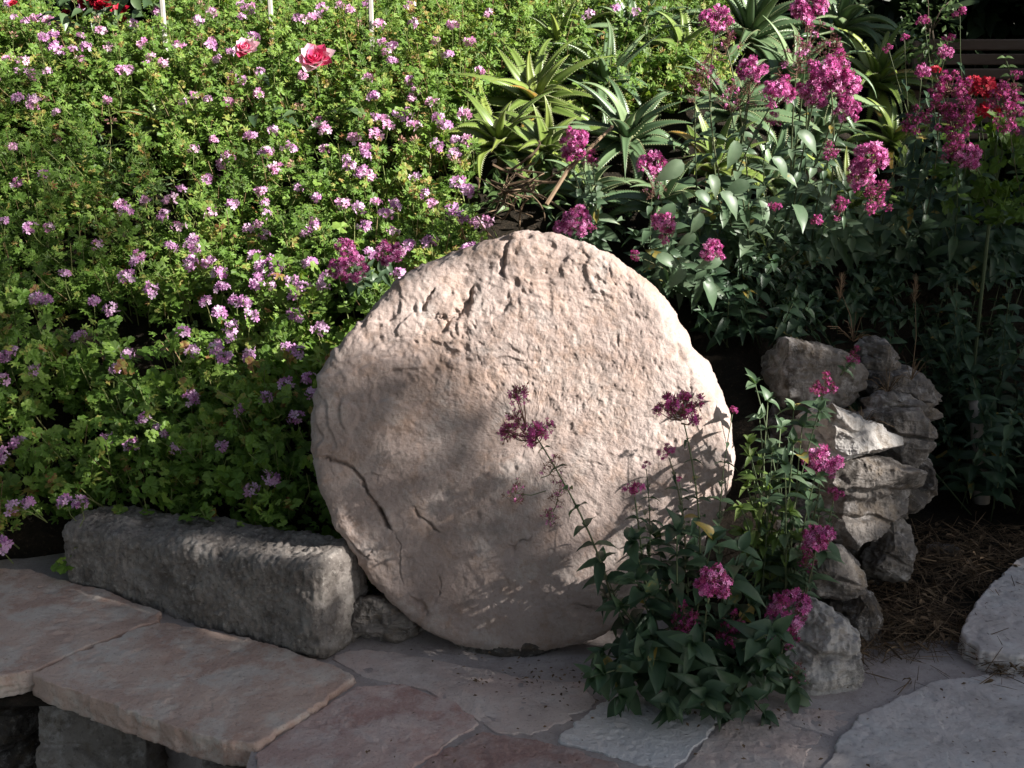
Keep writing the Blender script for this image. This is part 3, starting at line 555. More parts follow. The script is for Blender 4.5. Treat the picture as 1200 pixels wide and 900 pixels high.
def ger_head_mesh(v, matname, faded=False):
    rg = np.random.default_rng(300+v); mb = MB(); nfl = int(rg.integers(11, 19)); rad = 0.016
    for i in range(nfl):
        z = rg.uniform(-0.05, 1.0); a = i*2.4+rg.uniform(-.5, .5); r = math.sqrt(1-z*z); d = np.array((r*math.cos(a), r*math.sin(a), z))
        p = d*rad*np.array((1.15, 1.15, 0.8))*rg.uniform(0.75, 1.15); R = frames(rg.normal(size=(1, 3)), (d+rg.normal(size=3)*0.25)[None])
        mb.inst(TP5, p[None], R, rg.uniform(0.0075, 0.0125), np.array((rg.uniform(0.15, 0.95),)))
        mb.tube([p*0.1-np.array((0, 0, 0.012)), p], 0.0007, 3, 0.4, 1)
    return mb.build('flower_head', [M[matname], M['ger_stem']])
def bud_head_mesh(v):
    rg = np.random.default_rng(500+v); mb = MB()
    for i in range(14):
        d = norm(np.array((rg.normal(), rg.normal(), abs(rg.normal())))); p = d*0.016*rg.uniform(.7, 1.2)
        mb.inst(TSM, p[None]*0.6, frames(d[None], rg.normal(size=(1, 3))), 0.013, np.array((rg.uniform(0, 1),))); mb.tube([np.array((0, 0, -0.012)), p], 0.0008, 3, 0.4, 1)
    return mb.build('flower_head', [M['fadedpetal'], M['ger_stem']])
GH = [ger_head_mesh(i, 'lilac') for i in range(7)]+[ger_head_mesh(i+20, 'pinklilac') for i in range(6)]+[bud_head_mesh(i) for i in range(3)]
def val_head_mesh(v, kind, matname):
    """unit radius head; florets on small domed sub-clusters carried by branchlets"""
    rg = np.random.default_rng(700+v); mb = MB()
    nsub = {'dense': 14, 'loose': 15, 'umbel': 22, 'small': 5, 'faded': 14}[kind]; per = {'dense': 34, 'loose': 22, 'umbel': 20, 'small': 30, 'faded': 12}[kind]
    for i in range(nsub):
        if kind == 'umbel': z = rg.uniform(-0.25, 0.35); r = rg.uniform(0.05, 1.0)**0.5*0.85; z -= 0.3*r*r-0.1
        elif kind == 'loose': z = rg.uniform(-0.75, 0.75); r = (0.85-0.45*(z+0.75)/1.5)*rg.uniform(0.25, 1.0)
        elif kind == 'faded': z = rg.uniform(-1.0, 0.9); r = 0.85*rg.uniform(0.3, 1.0)*(1.1-0.5*z)*0.8
        else: z = rg.uniform(-0.30, 0.62) if i else 0.6; r = (0.78*math.sqrt(max(0.05, 1-(z*1.2)**2)))*rg.uniform(0.6, 1.0) if i else 0.1
        a = i*2.4+rg.uniform(-.4, .4); c = np.array((r*math.cos(a), r*math.sin(a), z)); root = np.array((0, 0, min(z-0.35, -0.3)-0.3*(kind == 'dense')))
        mid = root*0.5+c*0.5+np.array((0, 0, -0.12)); mb.tube([root, mid, c], [0.024, 0.019, 0.014], 4, rg.uniform(.2, .8), 1)
        out = norm(c*np.array((1, 1, 0.7))+np.array((0, 0, 0.55))); sub = {'dense': 0.34, 'loose': 0.32, 'umbel': 0.20, 'small': 0.5, 'faded': 0.24}[kind]
        d = rg.normal(size=(per, 3)); d = norm(d+out*0.9); p = c+d*sub*rg.uniform(0.5, 1.0, (per, 1))
        for q in p: mb.tube([c*0.7+q*0.3, q], 0.012, 3, rg.uniform(0, 1), 1)
        fl = rg.uniform(size=per) < 0.86 if kind in ('dense', 'small') else rg.uniform(size=per) < (0.72 if kind in ('loose', 'umbel') else 0.12)
        R = frames(rg.normal(size=(per, 3)), d+rg.normal(size=(per, 3))*0.35); sz = rg.uniform(0.085, 0.145, per)*(0.7 if kind in ('loose', 'umbel') else 1)*(1.25 if kind == 'small' else 1)
        if fl.any(): mb.inst(TP5S, p[fl], R[fl], sz[fl], np.clip(rg.uniform(0.05, 1.0, fl.sum())+rg.normal()*0.22, 0, 1))
        if (~fl).any(): mb.inst(TSM, p[~fl], frames(d[~fl], rg.normal(size=((~fl).sum(), 3))), 0.13, rg.uniform(0, 1, (~fl).sum()), 1)
    return mb.build('flower_head', [M[matname], M['calyx']])
VH = {k: [val_head_mesh(100*j+i, k, c) for i in range(n)] for j, (k, n, c) in enumerate((('dense', 6, 'magenta'), ('loose', 4, 'crimson'), ('umbel', 3, 'crimson'), ('small', 4, 'crimson'), ('faded', 3, 'magenta')))}
PROTO = [o for o in GH]+[o for k in VH for o in VH[k]]
def put(src, name, pos, zdir, scale, parent, label=None):
    o = src.copy(); o.name = name; COL.objects.link(o); z = Vector(zdir).normalized()
    q = z.to_track_quat('Z', 'Y') @ Quaternion((0, 0, 1), random.uniform(0, 6.28))
    o.parent = parent; o.location = Vector(pos)-Vector(parent['_o']); o.rotation_mode = 'QUATERNION'; o.rotation_quaternion = q
    o.scale = (scale,)*3
    if label: o['label'] = label
    return o

# ------------------------------------------------------------------ geranium bank
BUSH = [((45, 40), 'sunlit lilac geranium bush below the red roses on the crest of the bank'), ((185, 60), 'sunny lilac geranium bush in front of the thin white post nearest the red roses'), ((330, 40), 'lilac geranium bush spreading behind the two pink roses'), ((455, 50), 'bright lilac geranium bush along the crest between the pink roses and the big aloe'),
        ((560, 30), 'sparsely flowered geranium bush on the crest just behind the big aloe'), ((700, 25), 'fine leaved geranium bush rising behind the aloes'), ((40, 160), 'half shaded geranium bush at the picture edge above the sprawling dry stems'), ((170, 160), 'yellowish geranium bush around the small toothed aloe'),
        ((330, 170), 'geranium bush under the two pink roses, thick with lilac heads'), ((455, 160), 'brightly lit geranium bush with crowded pale pink heads beside the dark gap at the aloe'), ((50, 270), 'dim geranium bush with few purple heads below the picture edge bush'), ((180, 280), 'geranium bush on the line between sun and shade beneath the small aloe'),
        ((300, 250), 'sunlit geranium bush full of pink heads in the middle of the bank'), ((420, 230), 'sunlit geranium bush just above the upper shoulder of the round stone'), ((520, 240), 'sunny geranium clump directly behind the top of the round stone'), ((60, 390), 'shady geranium bush with broad leaves and purple heads at the picture edge'),
        ((200, 390), 'dappled geranium bush with scattered mauve heads in the middle of the shaded slope'), ((310, 370), 'geranium bush with a thick patch of lilac heads near the shoulder of the round stone'), ((60, 540), 'lowest shaded geranium bush hanging over the far capping slab'), ((210, 510), 'broad leaved shaded geranium bush trailing over the hewn block'),
        ((330, 510), 'dark geranium bush tucked between hewn block and round stone')]
bpos, _ = onbank([b[0][0] for b in BUSH], [b[0][1] for b in BUSH], 0.16)
NB = len(BUSH)
def nearest(P): return np.argmin(((P[:, None, :2]-bpos[None, :, :2])**2).sum(-1), 1)
# candidate shoots over the bank
n = 17000; sx = RNG.uniform(-2.9, 1.15, n); sy = RNG.uniform(3.05, 6.7, n); d = bankd(sx, sy); keep = d > -0.02; sx, sy, d = sx[keep], sy[keep], d[keep]
sz = hgt(sx, sy); pr = np.stack((sx, sy, sz), -1); u, v, _ = project(pr+np.array((0, 0, 0.15)))
okr = (u > -140) & (v > -60) & ((u < 560-0.10*(v-100)) | ((v < 100) & (u < 850) & (u < 1000-3*(v-20))) | ((u < 610) & (v > 130) & (v < 320) & (u < 505+0.4*(v-100))))
dark = ((u-185)/60)**2+((v-190)/28)**2 < 1        # the open patch under the small aloe
gap = fbm(pr, 5.5, 3, 77)
okr &= ~(dark & (RNG.uniform(size=len(u)) < 0.7)) & (gap > np.where(v > 330, -0.22, -0.36))
okr &= ~((v < 22) & (u > 60) & (u < 190))
pr, u, v, gap = pr[okr], u[okr], v[okr], gap[okr]
# thin by distance
kp = RNG.uniform(size=len(u)) < np.where(v > 330, 0.42, 0.62); pr, u, v, gap = pr[kp], u[kp], v[kp], gap[kp]
ht = (0.06+0.22*RNG.uniform(size=len(u))**1.3+0.07*np.clip(gap*2, -1, 1))
nrm = np.stack((np.zeros(len(u)), np.full(len(u), -0.55), np.full(len(u), 0.83)), -1)
sdir = norm(nrm+RNG.normal(size=(len(u), 3))*0.26); tip = pr+sdir*ht[:, None]; bid = nearest(pr)
hx = np.array([(10,5),(96,8),(185,12),(249,15),(295,14),(40,22),(30,25),(115,24),(156,27),(283,20),(357,23),(377,10),(50,44),(15,42),(62,55),(95,42),(85,58),(210,53),(235,45),(248,50),(27,72),(35,85),(255,70),(272,90),(285,95),(240,80),(20,116),(53,117),(66,132),(140,82),(228,112),(243,117),(268,120),(355,90),(52,205),(20,215),(227,175),(293,160),(270,185),(260,195),(266,182),(310,180),(343,193),(319,201),(300,198),(350,220),(371,232),(307,225),(243,210),(213,222),(200,235),(247,250),(273,240),(312,252),(290,268),(309,275),(5,260),(35,267),(57,267),(114,287),(147,247),(170,235),(140,240),(192,253),(209,267),(222,287),(200,290),(230,290),(162,300),
 (410,12),(422,28),(430,5),(482,15),(480,7),(511,48),(551,50),(530,30),(572,17),(578,42),(525,65),(562,83),(482,116),(427,140),(440,138),(450,140),(476,135),(512,138),(485,147),(441,158),(470,165),(487,165),(534,165),(548,167),(534,190),(537,215),(430,175),(410,195),(423,202),(433,208),(498,227),(505,240),(541,255),(557,262),(572,260),(427,265),(460,272),(507,282),(480,287),(403,240),(420,245),(450,250),(720,10),(690,18),(780,12),(745,14),
 (76,321),(43,350),(55,352),(110,353),(130,363),(149,325),(177,340),(160,308),(225,305),(245,308),(322,315),(305,312),(329,310),(343,330),(316,335),(301,332),(257,337),(240,353),(257,367),(277,352),(295,370),(272,385),(287,355),(346,348),(322,325),(375,386),(270,397),(253,408),(262,420),(293,416),(335,408),(350,412),(345,370),(214,390),(225,412),(149,416),(136,433),(93,395),(15,413),(3,418),(40,435),(5,445),(362,443),(335,450),(365,462),(347,490),(224,467),(312,467),(282,480),(168,491),(127,516),(154,522),(207,523),(260,523),(188,505),(20,520),(33,590),(15,595),(75,588),(95,590),(318,562),(295,575),(0,535),(2,640)], float)
xr = []
while len(xr) < 110:
    p = (random.uniform(-20, 560), random.uniform(0, 340))
    wgt = 0.9 if (p[0] > 210 and p[1] > 120) or p[1] < 120 else 0.15
    if random.random() < wgt and not (140 < p[0] < 240 and 120 < p[1] < 220): xr.append(p)
hx = np.vstack((hx, np.array(xr))); hp, hok = onbank(hx[:, 0], hx[:, 1], 0.275); hp, hx = hp[hok], hx[hok]; hb = nearest(hp)
for i in range(NB):
    loc = bpos[i].copy(); loc[2] = float(hgt(loc[0], loc[1])[0])
    sel = np.where(bid == i)[0]
    if len(sel) == 0: continue
    root = empty('geranium_bush', loc, BUSH[i][1], 'flowering bush', 'geranium bushes covering the bank')
    big = 1.0 if BUSH[i][0][1] > 330 else 0.0
    fol, st = MB(), MB()
    nl = 11 if big else 13
    P0 = np.repeat(tip[sel], nl, 0); D0 = np.repeat(sdir[sel], nl, 0); H0 = np.repeat(ht[sel], nl); m = len(P0)
    drop = RNG.uniform(0, 1, m)**1.5*0.8*H0; az = rand_dirs(m, -0.25); out = norm(az-(az*D0).sum(1, keepdims=True)*D0*0.7)
    ldir = norm(out+D0*RNG.uniform(-0.2, 0.75, (m, 1))); lnrm = norm(D0*0.7+np.array((0, -0.1, 0.35))+np.array(SUN)*0.55+RNG.normal(size=(m, 3))*0.38)
    pos = P0-D0*drop[:, None]+out*RNG.uniform(0.004, 0.028, (m, 1))*(1+0.6*big)
    sc = RNG.uniform(0.020, 0.042, m)*(1.30 if big else 1.0); sc *= np.where(drop < 0.02, 0.7, 1.0)
    tint = np.clip(RNG.normal(0.42, 0.17, m)+0.15*(drop < 0.03)+0.30*fbm(pos, 3.5, 3, 88)+np.repeat(RNG.normal(0, 0.13, len(sel)), nl), 0, 0.9); tint = np.where(RNG.uniform(size=m) < 0.035+0.07*(fbm(pos, 2.6, 2, 91) > 0.3), RNG.uniform(0.93, 1.0, m), tint)
    fine = RNG.uniform(size=m) < (0.3 if big else 0.7)
    R = frames(ldir, lnrm); fol.inst(TG, pos[~fine], R[~fine], sc[~fine], tint[~fine]); fol.inst(TGF, pos[fine], R[fine], sc[fine]*1.15, tint[fine])
    for j in sel:
        if random.random() < 0.9: st.tube([pr[j]-sdir[j]*0.02, pr[j]+sdir[j]*ht[j]*0.5+RNG.normal(size=3)*0.008, tip[j]], [0.0026, 0.0022, 0.0012], 4, random.random())
    hs = np.where(hb == i)[0]; heads = []
    for j in hs:
        p = hp[j]; dr = norm(np.array((random.gauss(0, .3), -0.5+random.gauss(0, .2), 0.9))); q = p-dr*0.11+RNG.normal(size=3)*0.01
        st.tube([q, (p+q)/2+RNG.normal(size=3)*0.005, p-dr*0.008], [0.0016, 0.0014, 0.0011], 4, random.random()*0.7); heads.append((p, dr))
    fol.build('foliage', M['ger_leaf'], root); st.build('stems', M['ger_stem'], root)
    for p, dr in heads:
        f = random.random(); src = random.choice(GH[:7]) if (f < 0.5 or big) else (random.choice(GH[7:13]) if f < 0.90 else random.choice(GH[13:]))
        put(src, 'flower_head', p, dr, random.uniform(0.9, 1.3), root)

# ------------------------------------------------------------------ aloes
def aloe_leaf(mb, base, az, el0, L, wd, curl, tint, side=0.0):
    """toothed leaf: starts at elevation el0, bends down by curl radians along its length"""
    seg = 15; h = np.array((math.cos(az), math.sin(az), 0)); sd = np.array((-math.sin(az), math.cos(az), 0)); p = np.array(base, float); el = el0; az2 = az; C = []; T = []
    for i in range(seg+1):
        t = i/seg; h = np.array((math.cos(az2), math.sin(az2), 0)); tg = h*math.cos(el)+np.array((0, 0, 1))*math.sin(el); C.append(p.copy()); T.append(tg); p = p+tg*L/seg
        el -= curl/seg*(0.4+1.2*t); az2 += side/seg
    C = np.array(C); T = np.array(T); S = norm(np.cross(T, (0, 0, 1.0))+1e-6*sd); Nn = np.cross(S, T); V = []; F = []
    for i in range(seg+1):
        t = i/seg; w_ = wd*0.5*(1-t**1.6)*(0.75+0.5*min(1, t*4)*(1-t)) + 0.0008; th = w_*0.32
        V += [C[i]-S[i]*w_+Nn[i]*w_*0.45, C[i]-S[i]*w_*0.45+Nn[i]*w_*0.08, C[i]+S[i]*w_*0.45+Nn[i]*w_*0.08, C[i]+S[i]*w_+Nn[i]*w_*0.45, C[i]+S[i]*w_*0.5-Nn[i]*th*1.2, C[i]-S[i]*w_*0.5-Nn[i]*th*1.2]
    for i in range(seg):
        for k in range(6): F.append((i*6+k, i*6+(k+1) % 6, (i+1)*6+(k+1) % 6, (i+1)*6+k))
    tt = np.repeat(np.clip(tint+0.25*np.linspace(0, 1, seg+1)**6, 0, 1), 6); mb.faces(np.array(V), F, tt, 0)
    for i in range(seg*2-3):
        f = (i+0.5)/2; k = int(f); r = f-k
        for s_ in (0, 3):
            e = np.array(V[k*6+s_])*(1-r)+np.array(V[(k+1)*6+s_])*r; o = (-S[k] if s_ == 0 else S[k]); q = wd*0.12*(1-0.4*f/seg)
            mb.faces(np.array((e-T[k]*q*0.6, e+T[k]*q*0.6, e+o*q*1.3+T[k]*q*0.5, e+Nn[k]*q*0.3)), [(0, 1, 2), (1, 3, 2), (3, 0, 2)], 0.5, 1)
def aloe(px, py, Y, L, nl, label, mat, seed, stem=0.3, lean=(0, -0.3), wd=0.056, group='toothed aloes on the crest', name='aloe_plant', curlr=(0.8, 3.4)):
    rg = np.random.default_rng(seed); c = onbank(px, py, 0.13)[0][0]; zg = float(hgt(c[0], c[1])[0]); b = np.array((c[0], c[1]+0.05, min(zg, c[2]-0.05)))
    root = empty(name, b, label, 'aloe', group); st = MB(); st.tube([b-np.array((0, 0, 0.03)), (b+c)/2+np.array((0.01, 0, 0)), c], [0.02, 0.018, 0.014], 8); st.build('stem', M['aloe_stem'], root, smooth=True)
    mb = MB()
    nl = int(nl*1.5)
    for i in range(nl):
        f = i/nl; az = i*2.4+rg.uniform(-.3, .3); el = 0.05+1.25*f+rg.uniform(-.2, .2)
        aloe_leaf(mb, c+np.array((0, 0, 0.05*f-0.04))+np.array((math.cos(az), math.sin(az), 0))*0.008, az, el, 1.55*L*(1-0.4*f)*rg.uniform(0.6, 1.15), wd*(1-0.25*f)*rg.uniform(.85, 1.1), rg.uniform(*curlr)*(1-0.55*f), rg.uniform(0.2, 0.75) if rg.uniform() > 0.07 else 0.95, rg.uniform(-.9, .9))
    an = rg.uniform(0.3, 0.75); RX = np.array(((1, 0, 0), (0, math.cos(an), math.sin(an)*-1), (0, math.sin(an), math.cos(an)))); mb.V = [(v-c)@RX.T+c for v in mb.V]
    mb.build('leaves', [mat, M['aloe_tooth']], root, smooth=True); return root
aloe(628, 118, 4.15, 0.29, 20, 'big sunlit green aloe rosette with curling toothed leaves beside the dark gap', M['aloe'], 1, 0.3)
aloe(655, 55, 4.5, 0.30, 15, 'aloe with upright dark leaves just behind the big sunlit rosette', M['aloe'], 2, 0.3)
aloe(800, 62, 4.4, 0.27, 16, 'aloe with reddish tipped leaves between the big rosette and the tall valerian', M['aloe'], 3, 0.3)
aloe(735, 160, 3.95, 0.27, 16, 'grey green aloe whose leaves arch over the dark gap', M['aloe_grey'], 4, 0.25)
aloe(690, 225, 3.8, 0.2, 14, 'low grey aloe directly behind the top of the round stone', M['aloe_grey'], 5, 0.18)
aloe(775, 240, 3.75, 0.24, 15, 'grey green aloe low behind the upper shoulder of the round stone', M['aloe_grey'], 6, 0.2)
aloe(880, 40, 4.5, 0.36, 20, 'large aloe behind the tallest magenta valerian', M['aloe_grey'], 7, 0.35, wd=0.07)
aloe(985, 30, 4.5, 0.33, 20, 'long leaved aloe silhouetted against the dark bench corner', M['aloe_grey'], 8, 0.35, wd=0.064)
aloe(1028, 95, 4.2, 0.30, 18, 'aloe with drooping backlit curls next to the purple valerian', M['aloe'], 9, 0.35, curlr=(1.8, 3.2), wd=0.05)
aloe(955, 165, 4.0, 0.28, 17, 'aloe with dark arching leaves under the magenta valerian heads', M['aloe_grey'], 10, 0.25)
aloe(1045, 165, 4.05, 0.24, 16, 'pale striped aloe tucked left of the purple valerian', M['aloe'], 11, 0.25, wd=0.05)
aloe(192, 148, 4.65, 0.2, 12, 'small yellowish aloe poking out among the geraniums', M['aloe'], 12, 0.12, wd=0.03, curlr=(1.2, 2.4))
aloe(860, 130, 4.1, 0.26, 15, 'shadowy aloe at the foot of the tall valerian stems', M['aloe_grey'], 13, 0.25)

for i, (x, y, L_, lab) in enumerate(((585, 165, 0.24, 'dim aloe half sunk in the dark gap beside the crowded pink geraniums'), (712, 95, 0.28, 'green aloe filling the space between the big rosette and the reddish tipped one'), (838, 195, 0.26, 'dark aloe in the shadow of the tall valerian stalks'), (905, 205, 0.26, 'dark aloe beneath the biggest magenta clusters'), (995, 240, 0.24, 'shaded aloe under the pair of pink clusters'), (930, 95, 0.3, 'aloe with long leaves crossing behind the magenta clusters'), (640, 175, 0.2, 'small aloe directly below the big sunlit rosette'), (745, 45, 0.28, 'aloe on the crest left of the reddish tipped one'), (850, 270, 0.22, 'low shaded aloe right above the bright rim of the round stone'))):
    aloe(x, y, 0, L_, 17, lab, M['aloe_grey' if i % 2 else 'aloe'], 30+i)

# ------------------------------------------------------------------ valerian
def valerian(base, heads, shoots, spread, slen, mat, label, group='red valerian plants', seed=0, up=0.8, lscale=1.0, lean=(0, -0.25), leafy=True, stemr=0.0028, name='valerian_plant', nodes=(4, 7)):
    """heads: (px, py, Y, width_px, kind[, bend px])"""
    rg = np.random.default_rng(seed); base = np.asarray(base, float); root = empty(name, base, label, 'flowering plant', group)
    fol, st = MB(), MB(); LP = []; LD = []; LN = []; LS = []
    def pairs(P, ts, s0, s1, droop=0.1):
        for i, t in enumerate(ts):
            f = t*(len(P)-1); k = min(int(f), len(P)-2); p = P[k]+(P[k+1]-P[k])*(f-k); tg = norm(P[k+1]-P[k])
            a = i*math.pi/2+rg.uniform(-.4, .4); r0 = norm(np.cross(tg, (0.3, 0.9, 0.2))); r1 = np.cross(tg, r0); r = r0*math.cos(a)+r1*math.sin(a)
            for s_ in (-1, 1):
                LP.append(p); LD.append(norm(r*s_+tg*rg.uniform(0.05, 0.7)+np.array((0, 0, -droop)))); LN.append(norm(tg+rg.normal(size=3)*0.2)); LS.append((s0+(s1-s0)*i/max(1, len(ts)-1))*rg.uniform(0.75, 1.15))
    for i in range(shoots):
        a = rg.uniform(0, 2*math.pi); r = spread*math.sqrt(rg.uniform()); b = base+np.array((r*math.cos(a), r*math.sin(a)*0.7, 0.0))
        dr = norm(np.array((0.55*math.cos(a)*r/spread+lean[0]+rg.normal()*.22, 0.55*math.sin(a)*r/spread+lean[1]+rg.normal()*.22, up))); L = slen*rg.uniform(0.45, 1.1)
        P = np.array([b+dr*L*t+np.array((0, 0, -0.10*L*t*t)) for t in np.linspace(0, 1, 5)]); st.tube(P, np.linspace(stemr, stemr*0.5, 5), 4, rg.uniform(0, .8))
        pairs(P, np.linspace(0.25, 1.0, rg.integers(*nodes)), 0.075*lscale, 0.045*lscale)
        # closing rosette of young leaves
        for q in range(4):
            d_ = norm(dr*1.0+rg.normal(size=3)*0.5); LP.append(P[-1]); LD.append(d_); LN.append(norm(np.array((0, -0.4, 1.0))+rg.normal(size=3)*0.3)); LS.append(rg.uniform(0.025, 0.045)*lscale)
    hd = []
    for h in heads:
        px, py, Y, wpx, kind = h[:5]; p = at(px, py, Y); sc = wpx/2/FPX*Y*(1.3 if kind == 'loose' else 0.96)
        b = base+np.array((rg.uniform(-1, 1)*spread*0.9, rg.uniform(-.6, .8)*spread, 0.0)) if len(h) < 6 else at(*h[5])
        lng = np.linalg.norm(p-b); m1 = b*0.55+p*0.45+np.array((rg.normal()*0.05*lng, -0.02+rg.normal()*0.04*lng, 0.03*lng))
        P = np.array([b*(1-t)**2+2*m1*t*(1-t)+p*t*t for t in np.linspace(0, 1, 9)]); end = norm(P[-1]-P[-2]); P[-1] = p-end*sc*0.55
        rr = np.linspace(stemr*1.1, stemr*0.6, 9) if wpx > 20 else np.linspace(stemr*.8, stemr*0.4, 9)
        st.tube(P, rr, 5, rg.uniform(0.2, .8))
        if leafy: pairs(P, np.linspace(0.12, 0.84, 8), 0.075*lscale, 0.024*lscale)
        hd.append((p, end, sc, kind))
    if LP:
        LP, LD, LN, LS = map(np.array, (LP, LD, LN, LS)); k = rg.uniform(size=len(LP)) < 0.6; R = frames(LD, LN); tn = np.clip(rg.normal(0.5, 0.22, len(LP)), 0, 1)
        fol.inst(TV1, LP[k], R[k], LS[k], tn[k]); fol.inst(TV2, LP[~k], R[~k], LS[~k]*1.1, tn[~k]); fol.build('foliage', mat, root, smooth=True)
    st.build('stems', M['val_stem'], root, smooth=True)
    for p, e, sc, kind in hd:
        put(random.choice(VH[kind]), 'flower_head', p, norm(e*0.6+np.array((0, -0.15, 0.6))), sc, root, 'spent brownish flower head with few petals left' if kind == 'faded' else None)
    return root
def bk(px, py): return onbank(px, py, 0.0)[0][0]
# the plant in front of the round stone
FP = gnd(800, 790)
valerian(FP, [(612, 487, 2.86, 62, 'loose', (716, 700, 2.78)), (797, 477, 2.80, 76, 'umbel', (818, 690, 2.80)), (782, 530, 2.80, 24, 'small', (800, 690, 2.8)), (757, 546, 2.86, 13, 'small', (760, 680, 2.8)),
              (743, 576, 2.80, 28, 'small', (756, 690, 2.8)), (796, 563, 2.88, 10, 'small', (800, 690, 2.8)), (833, 688, 2.60, 58, 'dense', (828, 800, 2.66)), (800, 732, 2.66, 46, 'loose', (815, 800, 2.66)), (855, 738, 2.68, 40, 'loose', (838, 800, 2.68))],
         0, 0.20, 0.3, M['val_leaf_shaded'], 'dark leaved red valerian flowering in front of the round stone', seed=3, up=0.85, lean=(0.0, -0.1))
r0 = [o for o in bpy.data.objects if o.get('label') == 'dark leaved red valerian flowering in front of the round stone'][0]
# its side sprays on the long stem, then its leafy shoots
mb = MB(); 
for a, b in (((640, 575), (605, 578)), ((634, 560), (652, 546)), ((648, 600), (655, 578)), ((650, 612), (643, 610))):
    mb.tube([at(*a, 2.85), at((a[0]+b[0])/2, (a[1]+b[1])/2+4, 2.85), at(*b, 2.84)], 0.0012, 4, 0.6)
mb.build('side_stalks', M['val_stem'], r0)
for (x, y, w_) in ((604, 574, 34), (650, 545, 38), (654, 578, 34), (645, 606, 30)): put(random.choice(VH['faded']), 'flower_head', at(x, y, 2.84), (0, -.2, 1), w_/2/FPX*2.84, r0, 'spent brownish flower head with few petals left')
def shoots_at(root, spots, mat, seed, lsc=1.0, name='foliage', n_pairs=(3, 6), tmin=0.0):
    """leafy shoots: (x0,y0,Y0, x1,y1,Y1) pixel and depth of foot and tip"""
    rg = np.random.default_rng(seed); fol, st = MB(), MB(); LP, LD, LN, LS = [], [], [], []
    for s in spots:
        a = at(*s[:3]); b = at(*s[3:6]); m1 = (a+b)/2+np.array((0, 0, 0.15*np.linalg.norm(b-a))); P = np.array([a*(1-t)**2+2*m1*t*(1-t)+b*t*t for t in np.linspace(0, 1, 7)])
        st.tube(P, np.linspace(0.003, 0.0015, 7), 4, rg.uniform(0, .7)); k = rg.integers(*n_pairs)
        for i, t in enumerate(np.linspace(0.3, 1, k)):
            f = t*6; q = min(int(f), 5); p = P[q]+(P[q+1]-P[q])*(f-q); tg = norm(P[q+1]-P[q]); an = i*1.57+rg.uniform(-.4, .4); r0_ = norm(np.cross(tg, (0.3, .9, .2))); r1 = np.cross(tg, r0_); r = r0_*math.cos(an)+r1*math.sin(an)
            for sg in (-1, 1):
                LP.append(p); LD.append(norm(r*sg+tg*rg.uniform(0.1, 0.7)+np.array((0, -.15, -0.05)))); LN.append(norm(tg*0.6+np.array((0, -.3, .6))+rg.normal(size=3)*0.25)); LS.append(lsc*rg.uniform(0.05, 0.085)*(1.05-0.35*t))
        for q in range(4): LP.append(P[-1]); LD.append(norm(norm(P[-1]-P[-2])+rg.normal(size=3)*0.55)); LN.append(norm(np.array((0, -.5, 1.0))+rg.normal(size=3)*0.3)); LS.append(lsc*rg.uniform(0.03, 0.05))
    LP, LD, LN, LS = map(np.array, (LP, LD, LN, LS)); k = rg.uniform(size=len(LP)) < 0.55; R = frames(LD, LN); tn = np.clip(rg.normal(0.5, 0.22, len(LP)), 0, 1)
    fol.inst(TV1, LP[k], R[k], LS[k], tn[k]); fol.inst(TV2, LP[~k], R[~k], LS[~k]*1.1, tn[~k]); fol.build(name, mat, root, smooth=True); st.build('stems', M['val_stem'], root, smooth=True)
rg = np.random.default_rng(77); sp = []
for x, y in [(700, 660), (715, 690), (735, 640), (770, 640), (745, 670), (790, 620), (800, 650), (838, 640), (865, 640), (780, 680), (815, 680), (850, 675), (875, 670), (700, 790), (690, 800), (720, 760), (735, 800), (760, 780), (775, 815), (800, 800), (820, 820), (845, 795), (870, 815), (890, 790), (905, 770), (880, 750), (860, 730), (770, 740), (740, 720), (820, 760), (845, 830), (790, 825), (725, 815), (900, 745), (880, 710), (760, 700), (900, 830), (830, 830), (865, 770), (755, 755)]:
    low = y > 735; Y1 = rg.uniform(2.50, 2.66) if low else rg.uniform(2.66, 2.88); sp.append((800+(x-800)*0.45+rg.normal()*8, 795+rg.normal()*6 - (0 if low else 10), 2.70+rg.uniform(-.04, .06), x+rg.normal()*6, y+rg.normal()*6, Y1))
shoots_at(r0, sp, M['val_leaf_shaded'], 5, 1.3)
# sunlit companion by the stone's flank
r1 = valerian(gnd(905, 735), [(859, 482, 2.96, 14, 'small', (845, 690, 2.95)), (925, 716, 2.72, 62, 'dense', (910, 800, 2.72)), (958, 634, 2.86, 48, 'dense', (925, 760, 2.85)), (965, 545, 3.0, 54, 'dense', (945, 650, 3.05)), (978, 580, 2.98, 22, 'small', (955, 660, 3.0)), (945, 655, 2.9, 26, 'loose', (930, 740, 2.9)), (936, 785, 2.66, 30, 'faded', (925, 815, 2.7)), (920, 742, 2.7, 36, 'loose', (912, 800, 2.7))],
               0, 0.1, 0.3, M['val_leaf'], 'red valerian between the flank of the round stone and the rocks, some leaves coloured lighter as sunlit', seed=8)
sp = []
for x, y in [(878, 520), (890, 545), (875, 570), (900, 575), (885, 600), (915, 560), (905, 610), (870, 625), (925, 600), (940, 580), (895, 640), (930, 630), (880, 535), (868, 595)]: sp.append((895+rg.normal()*10, 705+rg.normal()*8, 3.0, x, y, rg.uniform(2.9, 3.05)))
shoots_at(r1, sp, M['val_leaf_sunlit'], 6, 0.8, 'sunlit_foliage')
sp = []
for x, y in [(925, 665), (940, 690), (930, 520), (940, 500), (915, 500), (955, 560), (905, 690), (890, 680), (920, 700), (960, 600), (930, 480), (960, 480), (890, 490), (905, 530), (885, 450), (920, 545), (935, 575), (900, 470), (915, 635)]: sp.append((910+rg.normal()*15, 735+rg.normal()*10, 2.95, x, y, rg.uniform(2.85, 3.1)))
